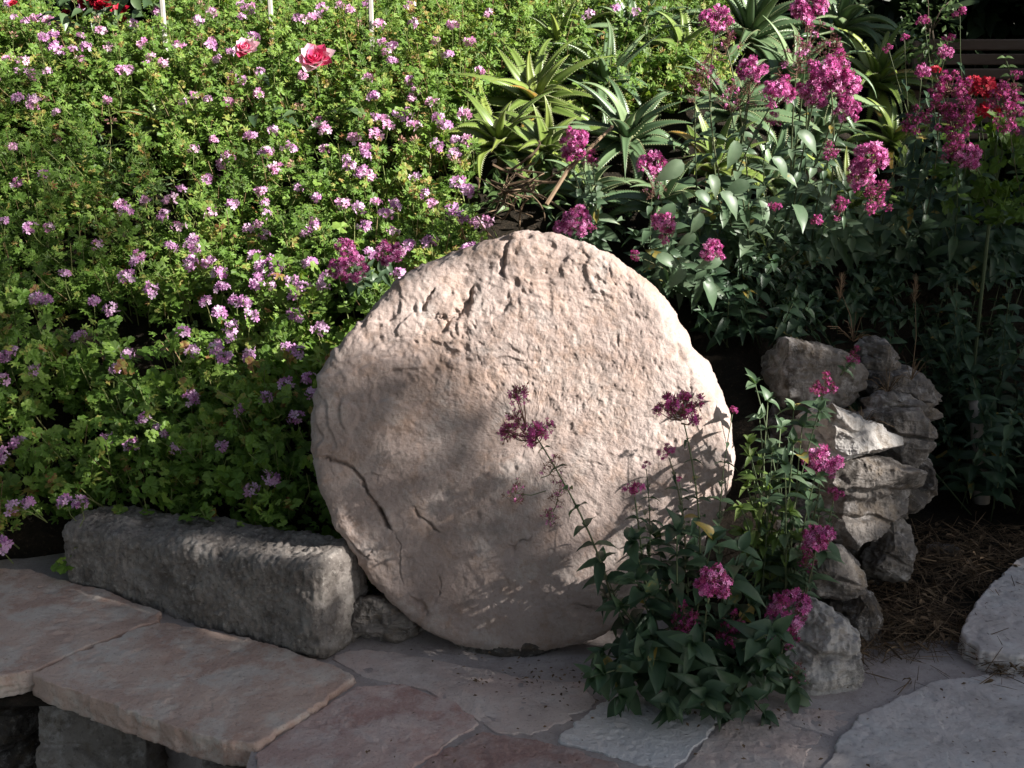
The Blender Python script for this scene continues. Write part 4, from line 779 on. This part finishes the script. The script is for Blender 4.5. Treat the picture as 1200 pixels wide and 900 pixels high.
shoots_at(r1, sp, M['val_leaf'], 16, 0.95, 'foliage')
shoots_at(empty('valerian_seedling', at(960, 470, 3.25), 'wisp of valerian with two thin heads growing in front of the flat topped rock', 'flowering plant'), [(958, 500, 3.22, 962, 470, 3.2)], M['val_leaf'], 61, 0.5)
r2 = [o for o in bpy.data.objects if o.name.startswith('valerian_seedling')][0]
shoots_at(r2, [(985, 440, 3.4, 998, 425, 3.38)], M['val_leaf'], 62, 0.5)
for (x, y, w_, Y) in ((967, 447, 34, 3.2), (1000, 414, 24, 3.38), (955, 452, 18, 3.2)): put(VH['loose'][1], 'flower_head', at(x, y, Y), (0, 0, 1), w_/2/FPX*Y, r2)
# upper right, sunlit
valerian(bk(850, 330), [(838, 25, 3.72, 42, 'dense'), (850, 48, 3.7, 40, 'faded'), (830, 85, 3.7, 46, 'faded'), (855, 110, 3.7, 40, 'faded'), (882, 84, 3.6, 38, 'dense'), (880, 105, 3.62, 34, 'faded'), (912, 110, 3.55, 44, 'dense'), (815, 95, 3.75, 40, 'faded')], 9, 0.12, 0.34, M['val_leaf'], 'tall sunlit valerian with faded brownish heads and fresh magenta tops above the round stone', seed=21, lscale=1.35, stemr=0.0034)
valerian(bk(925, 320), [(948, 14, 3.75, 48, 'dense'), (950, 45, 3.74, 50, 'faded'), (935, 65, 3.72, 52, 'faded'), (972, 88, 3.6, 58, 'dense'), (990, 103, 3.58, 40, 'dense'), (955, 112, 3.62, 46, 'dense'), (993, 130, 3.55, 32, 'dense'), (975, 50, 3.74, 40, 'faded'), (905, 140, 3.65, 20, 'small')], 9, 0.12, 0.34, M['val_leaf'], 'tallest valerian carrying the biggest bright magenta clusters', seed=22, lscale=1.35, stemr=0.0036)
valerian(bk(1000, 300), [(1020, 188, 3.6, 48, 'dense'), (1008, 206, 3.62, 40, 'dense'), (1026, 228, 3.6, 34, 'loose'), (985, 242, 3.55, 22, 'loose'), (957, 259, 3.5, 18, 'small'), (908, 243, 3.5, 16, 'small'), (975, 175, 3.6, 20, 'loose')], 10, 0.15, 0.32, M['val_leaf'], 'half shaded valerian with a pair of pink clusters right above the flat topped rock', seed=23, lscale=1.35)
valerian(bk(800, 345), [(835, 295, 3.45, 32, 'dense'), (776, 261, 3.5, 34, 'dense'), (782, 278, 3.5, 24, 'small'), (763, 193, 3.65, 38, 'dense'), (765, 218, 3.66, 34, 'faded'), (745, 300, 3.45, 16, 'small')], 11, 0.14, 0.30, M['val_leaf'], 'sunlit valerian with grey leaves and round pink heads at the shoulder of the round stone', seed=24, lscale=1.35)
valerian(bk(690, 285), [(675, 168, 3.8, 40, 'dense'), (668, 182, 3.8, 28, 'dense'), (692, 185, 3.8, 22, 'loose'), (674, 260, 3.55, 42, 'dense'), (660, 268, 3.55, 28, 'dense'), (690, 262, 3.55, 18, 'loose')], 6, 0.10, 0.2, M['val_leaf'], 'valerian with bright pink clusters standing right over the top of the round stone', seed=25)
valerian(bk(430, 345), [(404, 291, 3.5, 28, 'dense'), (414, 314, 3.45, 44, 'dense'), (456, 297, 3.45, 36, 'dense'), (395, 316, 3.45, 26, 'dense')], 5, 0.08, 0.16, M['val_leaf'], 'crimson valerian heads on the geranium side of the round stone', seed=26)
for lab_, pts_ in (('tall sunlit valerian with faded brownish heads and fresh magenta tops above the round stone', [(833, 205), (815, 225), (800, 190), (790, 240), (862, 165), (822, 250), (845, 225)]), ('tallest valerian carrying the biggest bright magenta clusters', [(905, 185), (915, 205), (890, 235), (935, 155), (878, 215), (930, 240)]), ('sunlit valerian with grey leaves and round pink heads at the shoulder of the round stone', [(815, 275), (845, 300), (770, 300), (800, 310), (825, 330)])):
    r_ = [o for o in bpy.data.objects if o.get('label') == lab_][0]; mb = MB(); rg = np.random.default_rng(len(pts_))
    for px_, py_ in pts_:
        p_ = at(px_, py_, 3.5+rg.uniform(-.08, .05)); mb.inst(TV1, p_[None], frames(np.array((rg.normal()*.8, -.4, -0.5+rg.normal()*.3))[None], np.array((0.5+rg.normal()*.3, -0.7, 0.5))[None]), rg.uniform(.06, .095), np.array((rg.uniform(.45, .9),)))
    mb.build('broad_leaves', M['val_leaf'], r_, smooth=True)
# shaded right hand mass
VG = 'red valerian plants'
valerian(bk(1110, 330), [(1115, 100, 3.9, 52, 'umbel'), (1130, 118, 3.85, 38, 'loose'), (1100, 125, 3.9, 32, 'loose'), (1118, 150, 3.85, 48, 'umbel'), (1135, 185, 3.8, 40, 'dense'), (1120, 175, 3.8, 28, 'loose'), (1080, 86, 4.0, 22, 'dense'), (1108, 62, 4.0, 20, 'dense'), (1112, 46, 4.1, 14, 'small'), (1125, 16, 4.1, 16, 'small'), (1083, 25, 4.1, 15, 'small'), (1070, 142, 3.9, 28, 'loose'), (1060, 45, 4.1, 12, 'small'), (1041, 57, 4.1, 12, 'small')], 34, 0.34, 0.5, M['val_leaf_shaded'], 'shaded valerian topped by a big tower of purple clusters', seed=31, lscale=1.5)
valerian(bk(1170, 330), [(1178, 115, 3.9, 38, 'loose'), (1182, 140, 3.85, 30, 'loose'), (1190, 88, 3.9, 14, 'small')], 26, 0.25, 0.45, M['val_leaf_shaded'], 'dark valerian with dim purple heads next to the red geranium', seed=32, lscale=1.0)
valerian(bk(1050, 330), [], 24, 0.22, 0.30, M['val_leaf_shaded'], 'dark leafy valerian without flowers behind the small rock', seed=33)
valerian(bk(940, 370), [], 24, 0.22, 0.26, M['val_leaf_shaded'], 'low dark valerian foliage hanging above the flat topped rock', seed=34)
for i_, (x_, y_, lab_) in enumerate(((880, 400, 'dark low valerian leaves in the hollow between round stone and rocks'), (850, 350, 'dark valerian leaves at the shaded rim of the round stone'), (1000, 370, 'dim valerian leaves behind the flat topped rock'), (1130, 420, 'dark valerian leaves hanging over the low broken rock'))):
    valerian(bk(x_, y_), [], 26, 0.16, 0.24, M['val_leaf_shaded'], lab_, seed=70+i_, lscale=1.0)
valerian(np.array((1.85, 3.95, 0.0)), [], 46, 0.30, 0.75, M['val_leaf_shaded'], 'tall dark green leafy valerian overhanging the path', seed=35, lscale=1.1, up=1.0, nodes=(7, 12))
valerian(np.array((1.62, 4.35, 0.0)), [], 46, 0.26, 0.9, M['val_leaf_shaded'], 'deep shaded valerian leaves beyond the rock edging', seed=36, lscale=1.0, up=1.1, nodes=(7, 12))
valerian(np.array((2.05, 4.3, 0.0)), [], 40, 0.30, 1.0, M['val_leaf_shaded'], 'dark leafy valerian at the picture edge behind the step slab', seed=37, lscale=1.1, up=1.1, nodes=(7, 12))

# ------------------------------------------------------------------ roses, red flowers
def rose_bloom(c, r, mat, name, parent, seed, flat=0.75):
    rg = np.random.default_rng(seed); mb = MB(); tp = ovate(1.05, -0.45, 0.35, seg=4)
    for i in range(30):
        f = i/30; a = i*2.4; el = 1.35-1.45*f; d = np.array((math.cos(a)*math.cos(el), math.sin(a)*math.cos(el), math.sin(el))); p = np.array((math.cos(a), math.sin(a), 0))*r*0.28*f
        inn = norm(np.array((-math.cos(a), -math.sin(a), 1.1))); mb.inst(tp, (p+np.array((0, 0, -r*0.25)))[None], frames(d[None], inn[None]), r*(0.55+0.5*f), np.array((rg.uniform(0.1, 1.0),)))
    ca, sa_ = math.cos(0.75), math.sin(0.75); RX = np.array(((1, 0, 0), (0, ca, -sa_), (0, sa_, ca))); V = [(v*np.array((1, 1, flat)))@RX.T*1.15+np.asarray(c) for v in mb.V]; mb.V = V; return mb.build(name, mat, parent, smooth=True)
def broad_leaves(mb, pts, seed, s=0.06, tp=None):
    rg = np.random.default_rng(seed)
    for p in pts: mb.inst(tp or TV1, np.asarray(p)[None], frames(np.array((rg.normal(), -0.6+rg.normal()*.4, rg.normal()*.3))[None], np.array((rg.normal()*.3, -0.4, 1.0))[None]), s*rg.uniform(.8, 1.2), np.array((rg.uniform(.2, .9),)))
for (x, y, w_, label, leafpx) in ((288, 57, 30, 'smaller pink and white rose on a thin stem above the geraniums', [(318, 130), (300, 135), (325, 138), (302, 90)]), (369, 70, 44, 'larger pink and white rose with grey green leaves above the geraniums', [(385, 135), (380, 145), (350, 118), (405, 128), (352, 135)])):
    c = onbank(x, y, 0.37)[0][0]; Y = c[1]; b = c+np.array((0.01, 0.06, -0.4)); b[2] = float(hgt(b[0], b[1])[0]); root = empty('rose_plant', b, label, 'rose', 'pink and white roses')
    rose_bloom(c, w_*0.37/FPX*Y, M['rose_petal'], 'bloom', root, x, 0.9); mb = MB(); mb.tube([b, (b+c)/2+np.array((0.01, -.03, 0)), c-np.array((0, 0, 0.01))], [0.003, 0.0025, 0.002], 5, 0.4); mb.build('stem', M['val_stem'], root)
    mb = MB(); broad_leaves(mb, [onbank(px, py, 0.27)[0][0] for px, py in leafpx], x, 0.085); mb.build('leaves', M['rose_leaf'], root, smooth=True)
root = empty('red_rose_bush', np.array((at(120, 40, 5.75)[0], 5.75, 1.55)), 'red rose bush with deep red blooms on the crest of the bank', 'rose')
st = MB(); lf = MB()
for x, y, w_ in ((104, 2, 26), (120, 4, 28), (140, 12, 20), (142, 24, 12), (77, 15, 11), (110, -8, 26), (15, 4, 10)):
    c = at(x, y, 5.7); rose_bloom(c, w_*0.38/FPX*5.7, M['red_petal'], 'bloom', root, x); st.tube([np.array((c[0]*0.5+root.location.x*0.5, 5.75, 1.5)), c], [0.004, 0.002], 4)
broad_leaves(lf, [at(RNG.uniform(60, 185), RNG.uniform(-30, 35), RNG.uniform(5.6, 5.9)) for _ in range(70)], 4, 0.075); st.build('stems', M['val_stem'], root); lf.build('foliage', M['rose_leaf'], root, smooth=True)
rgp = at(1162, 235, 4.25); root = empty('red_geranium', (rgp[0], 4.25, float(hgt(rgp[0], 4.25)[0])), 'scarlet geranium with round red heads beside the bench', 'flowering plant')
st = MB(); lf = MB()
def red_head(c, r, seed):
    rg = np.random.default_rng(seed); mb = MB(); d = rand_dirs(26, -0.2); mb.inst(TP5, c+d*r*np.array((1, 1, .6)), frames(rg.normal(size=(26, 3)), d+rg.normal(size=(26, 3))*.2), r*0.45, rg.uniform(0, 1, 26)); return mb.build('flower_head', M['red_petal'], root)
fork = rgp+np.array((0, 0, -0.05)); st.tube([np.array((rgp[0], 4.25, root.location.z-0.02)), fork], [0.008, 0.006], 6, 0.2)
for x, y, w_ in ((1152, 100, 24), (1168, 110, 24), (1158, 132, 26), (1095, 82, 12), (1145, 108, 16), (1140, 95, 14)):
    c = at(x, y, 4.2); red_head(c, w_/2/FPX*4.2, x); st.tube([fork, fork*0.5+c*0.5+np.array((RNG.normal()*.02, -.02, 0.01)), c], [0.004, 0.003, 0.002], 4, 0.2)
for _ in range(120):
    p = at(RNG.uniform(1105, 1215), RNG.uniform(140, 260), RNG.uniform(4.1, 4.35)); lf.inst(TG, p[None], frames(RNG.normal(size=(1, 3)), np.array(((RNG.normal()*.4, -.6, 0.8),))), RNG.uniform(.04, .07), RNG.uniform(.0, .35, 1))
st.build('stems', M['val_stem'], root); lf.build('foliage', M['ger_leaf'], root)

# ------------------------------------------------------------------ dark gap: dry trailing stems, small plants
mb = MB(); rg = np.random.default_rng(9)
root = empty('dry_stems', bk(575, 210), 'tangle of bare brown trailing stems in the dark gap below the big aloe', 'dry stems')
hub = at(590, 225, 4.02)
for i in range(26):
    a = at(rg.uniform(555, 640), rg.uniform(195, 260), rg.uniform(3.9, 4.2)); mb.tube([hub, (hub+a)/2+rg.normal(size=3)*0.02, a], 0.002, 4, rg.uniform(0, 1)); b = a+np.array((rg.normal()*0.09, rg.normal()*0.06, rg.normal()*0.06)); m1 = (a+b)/2+rg.normal(size=3)*0.03
    mb.tube([a*(1-t)**2+2*m1*t*(1-t)+b*t*t for t in np.linspace(0, 1, 6)], rg.uniform(0.002, 0.005), 5, rg.uniform(0.2, 1))
mb.build('tangle', M['dry'], root); mb = MB(); mb.tube([at(718, 148, 4.0), at(700, 165, 3.9), at(665, 200, 3.8), at(640, 240, 3.7)], [0.005, 0.006, 0.007, 0.007], 6, 0.8)
mb.build('long_stalk', M['dry'], root)
# small leafy plants in the gap
GP = [(600, 245, 'small leafy plant in the dark gap left of the low grey aloe'), (640, 205, 'light green seedling under the big aloe rosette'), (225, 165, 'narrow leaved weed spilling under the small aloe'), (160, 230, 'trailing narrow leaved weed in the shaded hollow'), (110, 205, 'narrow leaved weed sprawling at the edge of the hollow')]
for i, (x, y, lab) in enumerate(GP):
    b = bk(x, y+10); root = empty('leafy_weed', b, lab, 'plant', 'small leafy weeds'); mb = MB(); n_ = 90; d = rand_dirs(n_, -0.1); pp = b+d*rg.uniform(0.02, 0.14, (n_, 1))*np.array((1.3, 1, .9))+np.array((0, -0.03, 0.06))
    mb.inst(TNARROW if i > 1 else TV2, pp, frames(d+rg.normal(size=(n_, 3))*.5, rg.normal(size=(n_, 3))+np.array((0, -.3, 1))), rg.uniform(.035, .075, n_), rg.uniform(.1, .9, n_)); mb.build('foliage', M['shrub_leaf'], root)

# ------------------------------------------------------------------ dry grass, litter
def dry_grass(x, y, Y, label, seed, plume=None):
    rg = np.random.default_rng(seed); b = at(x, y, Y); root = empty('dry_grass', b, label, 'dry grass', 'dry grass among the rocks'); mb = MB()
    for i in range(16):
        d = norm(np.array((rg.normal()*.6, -0.3+rg.normal()*.4, 0.9))); L = rg.uniform(.05, .13); mb.tube([b, b+d*L*0.6, b+d*L+np.array((0, 0, -.25*L))], [0.0011, 0.0009, 0.0004], 3, rg.uniform(0, 1))
    mb.build('blades', M['dry'], root)
    if plume:
        p = at(*plume, Y); mb = MB(); mb.tube([b, (b+p)/2+np.array((0.01, 0, 0)), p], [0.0012, 0.001, 0.0006], 4, 0.8)
        for i in range(46):
            q = p+np.array((0, 0, rg.uniform(-.035, .03))); d = norm(np.array((rg.normal()*.35, rg.normal()*.35, 1))); mb.tube([q, q+d*0.03], [0.0009, 0.0003], 3, rg.uniform(.3, 1))
        mb.build('seed_plume', M['dry'], root)
dry_grass(1068, 445, 3.62, 'dry grass tuft with a tall feathery plume behind the rocks', 1, (1072, 342)); dry_grass(1040, 460, 3.55, 'dry straw tuft lying on the rounded dark rock', 2); dry_grass(1010, 500, 3.3, 'short dry tuft at the back of the pale wedge rock', 3); dry_grass(1000, 400, 3.6, 'dry stalks behind the flat topped rock', 4, (985, 340))
rg = np.random.default_rng(5); n_ = 5200; mb = MB(); U = rg.uniform(1000, 1260, n_); W = rg.uniform(625, 815, n_); P = np.array([gnd(a, b, 0.0) for a, b in zip(U, W)])
dens = fbm(P, 6, 3, 4); edge = 1020+40*np.sin(W/17)+(800-W)*0.0; ok = (W < 800+8*np.sin(U/15)) & (dens > -0.35+0.4*rg.uniform(size=n_)*(W > 770)); P = P[ok]; n_ = len(P)
P[:, 2] = 0.006+0.03*rg.uniform(size=n_)*np.clip(fbm(P, 4, 2, 8)+0.7, 0.1, 1)+np.where((P[:, 1] > 3.0) & (P[:, 0] > 0.7), 0.012, 0)
a = rg.uniform(0, 6.28, n_); d = np.stack((np.cos(a), np.sin(a), rg.normal(size=n_)*.3), -1); TN = tpl([(-0.018, 0, 0), (0.018, 0, 0), (0.012, 1, 0.06), (-0.012, 1, 0.06), (0, 0.5, 0.05)], [(0, 1, 4), (1, 2, 4), (2, 3, 4), (3, 0, 4)])
mb.inst(TN, P, frames(d, np.tile((0, 0, 1.0), (n_, 1))), rg.uniform(.03, .075, n_)*rg.uniform(0.7, 1.5, n_), rg.uniform(0, .9, n_)**1.4)
k_ = rg.integers(0, n_, 420); mb.inst(TV2, P[k_]+np.array((0, 0, 0.012)), frames(np.stack((rg.normal(size=420), rg.normal(size=420), rg.normal(size=420)*.2), -1), np.tile((0, 0, 1.0), (420, 1))+rg.normal(size=(420, 3))*.4), rg.uniform(.015, .04, 420), rg.uniform(0, .9, 420))
for q_ in P[rg.integers(0, n_, 60)]:
    a_ = rg.uniform(0, 6.28); l_ = rg.uniform(.03, .10); mb.tube([q_, q_+np.array((math.cos(a_)*l_*.5, math.sin(a_)*l_*.5, .012+rg.normal()*.004)), q_+np.array((math.cos(a_+.3)*l_, math.sin(a_+.3)*l_, .006))], rg.uniform(.0012, .003), 4, rg.uniform(0, .7))
tag(mb.build('needle_litter', M['dry']), 'brown pine needle litter covering the path between rocks and step slab', 'needle litter', kind='stuff')
mb = MB(); q = [gnd(rg.uniform(420, 1180), rg.uniform(760, 895), 0.010) for _ in range(90)]+[gnd(rg.normal(640, 60), rg.normal(795, 14), 0.008) for _ in range(110)]+[gnd(rg.normal(870, 40), rg.normal(838, 8), 0.01) for _ in range(60)]; q = np.array(q); n_ = len(q)
mb.inst(TSM, q, frames(np.stack((rg.normal(size=n_), rg.normal(size=n_), rg.normal(size=n_)*.15), -1), np.tile((0, 0, 1.0), (n_, 1))+rg.normal(size=(n_, 3))*.3), rg.uniform(.005, .016, n_), rg.uniform(0, 1, n_)); tag(mb.build('leaf_crumbs', M['deadleaf']), 'tiny dead leaf crumbs scattered over the paving', 'litter', kind='stuff')

# ------------------------------------------------------------------ posts, bench, background planting
for x, ytop, ybot, lab in ((195, -60, 30, 'thin white post at the red roses'), (319, -60, 14, 'thin white post behind the smaller pink rose'), (436, -60, 16, 'thin white post behind the crest geraniums farthest along')):
    Yp = onbank(x, ybot-4, 0.30)[0][0][1]; a = at(x, ybot+40, Yp); b = at(x, ytop, Yp); root = empty('white_post', (a[0], a[1], 1.4), lab, 'post', 'thin white posts on the crest'); mb = MB(); mb.box((a[0], a[1], (b[2]+1.4)/2), (0.020, 0.02, b[2]-1.4), bev=0.004); mb.build('shaft', M['white'], root)
    mb = MB(); mb.box((a[0], a[1], b[2]+0.012), (0.032, 0.032, 0.02), bev=0.006); mb.build('cap', M['white'], root)
bl = at(1062, 50, 6.0); root = empty('garden_bench', (bl[0]+0.75, 6.0, 0.75), 'dark slatted wooden bench back in deep shade beyond the flowers', 'bench')
bx = bl[0]+0.75; yaw = 0.10; Rz = np.array(((math.cos(yaw), -math.sin(yaw), 0), (math.sin(yaw), math.cos(yaw), 0), (0, 0, 1)))
def bpt(x, y, z): return np.array((bx, 6.0, 0.75))+Rz@np.array((x, y, z))
mb = MB()
for i in range(6): mb.box(bpt(0, 0.0+0.012*i, 0.48+0.068*i), (1.5, 0.022, 0.052), Rz, 0.006)
mb.build('backrest_slats', M['wood'], root); mb = MB()
for i in range(5): mb.box(bpt(0, -0.10-0.085*i, 0.43), (1.5, 0.07, 0.025), Rz, 0.006)
mb.build('seat_slats', M['wood'], root)
for x in (-0.70, 0.70):
    mb = MB(); mb.box(bpt(x, 0.045, 0.42), (0.06, 0.05, 0.84), Rz, 0.006); mb.build('back_leg', M['wood'], root); mb = MB(); mb.box(bpt(x, -0.46, 0.21), (0.06, 0.06, 0.42), Rz, 0.006); mb.build('front_leg', M['wood'], root); mb = MB(); mb.box(bpt(x, -0.22, 0.63), (0.07, 0.5, 0.035), Rz, 0.008); mb.build('armrest', M['wood'], root)
def shrub(name, c, r, n_, leaf, mat, label, cat, seed, tp=TSM, trunk=0.03, group=None, trunkmat='bark', solid=True):
    rg = np.random.default_rng(seed); c = np.asarray(c, float); r = np.asarray(r, float); z0 = c[2]-r[2]; root = empty(name, (c[0], c[1], z0), label, cat, group)
    d = norm(rg.normal(size=(n_, 3))); rad = rg.uniform(0.35, 1.0, (n_, 1))**0.5; P = c+d*r*rad*(1+0.3*fbm(d*3, 1.2, 3, seed)[:, None]); P[:, 2] = np.maximum(P[:, 2], z0+0.02); k = fbm(P, 3.0, 3, seed+1) > -0.45; P, d = P[k], d[k]; m = len(P)
    mb = MB(); mb.inst(tp, P, frames(d+rg.normal(size=(m, 3))*.7, rg.normal(size=(m, 3))*.7+np.array((0, -.2, 1))+d*.4), rg.uniform(.6, 1.3, m)*leaf, rg.uniform(0, 1, m)); mb.build('crown', mat, root)
    mb = MB(); mb.tube([(c[0], c[1], z0-0.05), (c[0]+.03, c[1], c[2]*.5+z0*.5), c], [trunk, trunk*.8, trunk*.4], 8)
    for i in range(6):
        e = c+norm(rg.normal(size=3)+np.array((0, 0, .4)))*r*0.75; mb.tube([c*0.7+np.array((c[0], c[1], z0))*.3, (c+e)/2, e], [trunk*.5, trunk*.35, trunk*.12], 5)
    mb.build('trunk', M[trunkmat], root, smooth=True); return root
HG = 'dark evergreens closing the background'
for i, (x, y, z, rx, ry, rz, lab) in enumerate(((-3.6, 7.6, 2.4, 1.5, 0.8, 1.8, 'dark evergreen beyond the crest at the red rose end'), (-1.5, 7.8, 2.4, 1.5, 0.8, 1.8, 'dark evergreen beyond the crest behind the white posts'), (0.6, 7.8, 2.4, 1.5, 0.8, 1.8, 'dark evergreen beyond the crest behind the big aloe'), (2.4, 7.6, 2.3, 1.4, 0.7, 1.9, 'dark evergreen right behind the bench'), (4.3, 7.2, 2.2, 1.4, 0.9, 2.0, 'dark evergreen past the end of the bench'), (3.9, 5.2, 1.5, 0.9, 1.0, 1.5, 'added dark evergreen out of view beside the path, blocking sky light'))):  # last shrub is out of view, added to block sky light by the path
    shrub('evergreen_shrub', (x, y, z), (rx, ry, rz), 6500, 0.26, M['hedge_leaf'], lab, 'shrub', 40+i, group=HG)
shrub('leafy_bush', at(1090, 22, 5.3), (0.12, 0.12, 0.22), 420, 0.03, M['shrub_leaf'], 'small light leaved bush catching sun above the bench end', 'shrub', 60, trunk=0.008)
b = at(1186, 150, 4.3); root = empty('vine_sprig', b, 'upright sprig of paired round leaves in front of the bench', 'plant'); mb = MB(); st = MB(); t_ = at(1178, 68, 4.3); st.tube([b, (b+t_)/2+np.array((0.03, 0, 0)), t_], 0.002, 4); 
for t in np.linspace(0.1, 1, 8):
    p = b*(1-t)**2+2*((b+t_)/2+np.array((.03, 0, 0)))*t*(1-t)+t_*t*t
    for s_ in (-1, 1): mb.inst(TV1, p[None], frames(np.array((s_*0.9, -.3, .25))[None], np.array((0, -.6, 1.0))[None]), 0.05*(1.1-.5*t), np.array((0.7,)))
mb.build('leaves', M['shrub_leaf'], root); st.build('stem', M['val_stem'], root)
mb = MB(); a = gnd(1150, 592, 0.0); c = at(1143, 470, a[1]); mb.tube([a, (a+c)/2+np.array((.005, 0, 0)), c], [0.03, 0.026, 0.024], 10); tag(mb.build('pale_stump', M['palebark'], origin=a, smooth=True), 'slim pale bare trunk standing in the dark leaves by the path', 'trunk')

# ------------------------------------------------------------------ shade tree beyond the picture on the sunny side
GRID = """999999999999999999995500
999999999999999999997313
778899999999999999997313
556789999999999999876210
345689999999999987653100
334689999999999986321000
334688999999999993000000
234577878999999992000000
234577656668999999000000
235566322125999999000000
235565321123689999100000
134443211123466679700000
122119942112222335600000
000117992112222213400000
000000111112112100000000
000000000001000000000000
000000000000000000000000
000000000000000000000000""".split()
G = np.array([[int(c) for c in r] for r in GRID], float)/9
def litmap(u, v):
    x = np.clip(u/50-0.5, 0, 22.999); y = np.clip(v/50-0.5, 0, 16.999); i = x.astype(int); j = y.astype(int); fx = x-i; fy = y-j
    return G[j, i]*(1-fx)*(1-fy)+G[j, i+1]*fx*(1-fy)+G[j+1, i]*(1-fx)*fy+G[j+1, i+1]*fx*fy
xs, ys = np.linspace(-3.2, 3.6, 90), np.linspace(2.0, 6.6, 70); X, Y = np.meshgrid(xs, ys); Z = hgt(X.ravel(), Y.ravel()); Z = np.where(Z > 0.03, Z+0.17, Z); VV = [Vector(p) for p in np.stack((X.ravel(), Y.ravel(), Z), -1)]
FF = [(r*90+c_, r*90+c_+1, r*90+91+c_, r*90+90+c_) for r in range(69) for c_ in range(89)]; bv = [BVHTree.FromPolygons(VV, FF)]
for o in (disc, blk): bv.append(BVHTree.FromPolygons([o.location+v.co for v in o.data.vertices], [tuple(p.vertices) for p in o.data.polygons]))
CEN = Vector((0.3, 3.7, 0.6)); sa = SUN.cross(Vector((0, 0, 1))).normalized(); sb = sa.cross(SUN).normalized()
rg = np.random.default_rng(4); LV = []
NC = 100000
for i in range(NC):
    a, b_ = rg.uniform(-3.4, 3.4), rg.uniform(-2.6, 2.6); D = rg.uniform(7.5, 10.5); o = CEN+SUN*D+sa*a+sb*b_; best = None
    for t in bv:
        h = t.ray_cast(o, -SUN)
        if h[0] is not None and (best is None or h[3] < best[1]): best = (h[0], h[3])
    if best is None: continue
    u, v, dep = project(np.array(best[0])); lit = float(litmap(np.array(u), np.array(v))); lam = -math.log(max(lit, 0.012))
    if v > 900 or u > 1200: lam = 4.4
    if rg.uniform() < lam/4.4: LV.append(np.array(o))
LV = np.array(LV); m = len(LV); tc = np.array(CEN+SUN*9.0); tb = np.array((tc[0]+0.2, tc[1]-0.1, -0.62))
root = empty('shade_tree', tb, 'broad leafy tree standing out of the picture on the sunny side, shading the paving', 'tree'); mb = MB()
mb.inst(TSM, LV, frames(rg.normal(size=(m, 3)), rg.normal(size=(m, 3))*0.6+np.array(SUN)), rg.uniform(0.085, 0.145, m), rg.uniform(0, 1, m)); mb.build('crown', M['tree_leaf'], root)
low = np.array(CEN+SUN*9.0-sb*2.2-sa*0.0); mb = MB(); mb.tube([tb, tb*0.6+low*0.4+np.array((0.1, 0, 0)), low], [0.2, 0.16, 0.13], 10)
dk = LV[np.argsort(rg.uniform(size=m))[:26]]
for p in dk:
    if (p-low)@np.array(sb) > 2.6: continue
    mb.tube([low, (low+p)/2-np.array(sb)*0.2, p], [0.05, 0.03, 0.01], 5)
mb.build('trunk', M['bark'], root, smooth=True)

for i_, (c_, r_, lab_) in enumerate((((-5.2, -0.5, 4.0), (2.2, 2.6, 2.6), 'added unseen tree on the geranium side behind the viewer, blocking sky light'), ((0.2, -4.2, 4.6), (3.2, 1.5, 2.6), 'added unseen tree behind the viewer, blocking sky light opposite the round stone'), ((-1.6, 0.4, 6.4), (2.4, 1.8, 1.0), 'added unseen canopy over the viewer blocking the open sky above the paving'), ((-4.4, 5.0, 4.4), (1.0, 1.6, 2.0), 'added unseen tree beyond the geranium bank, blocking sky light away from the sun'))):
    shrub('sky_blocker_tree', c_, r_, 5200, 0.34, M['tree_leaf'], lab_, 'tree', 90+i_, trunk=0.12, group='added sky blocking trees around the viewer')  # unseen trees added to cut sky light and deepen the shade
for o in PROTO: bpy.data.objects.remove(o)
clean()
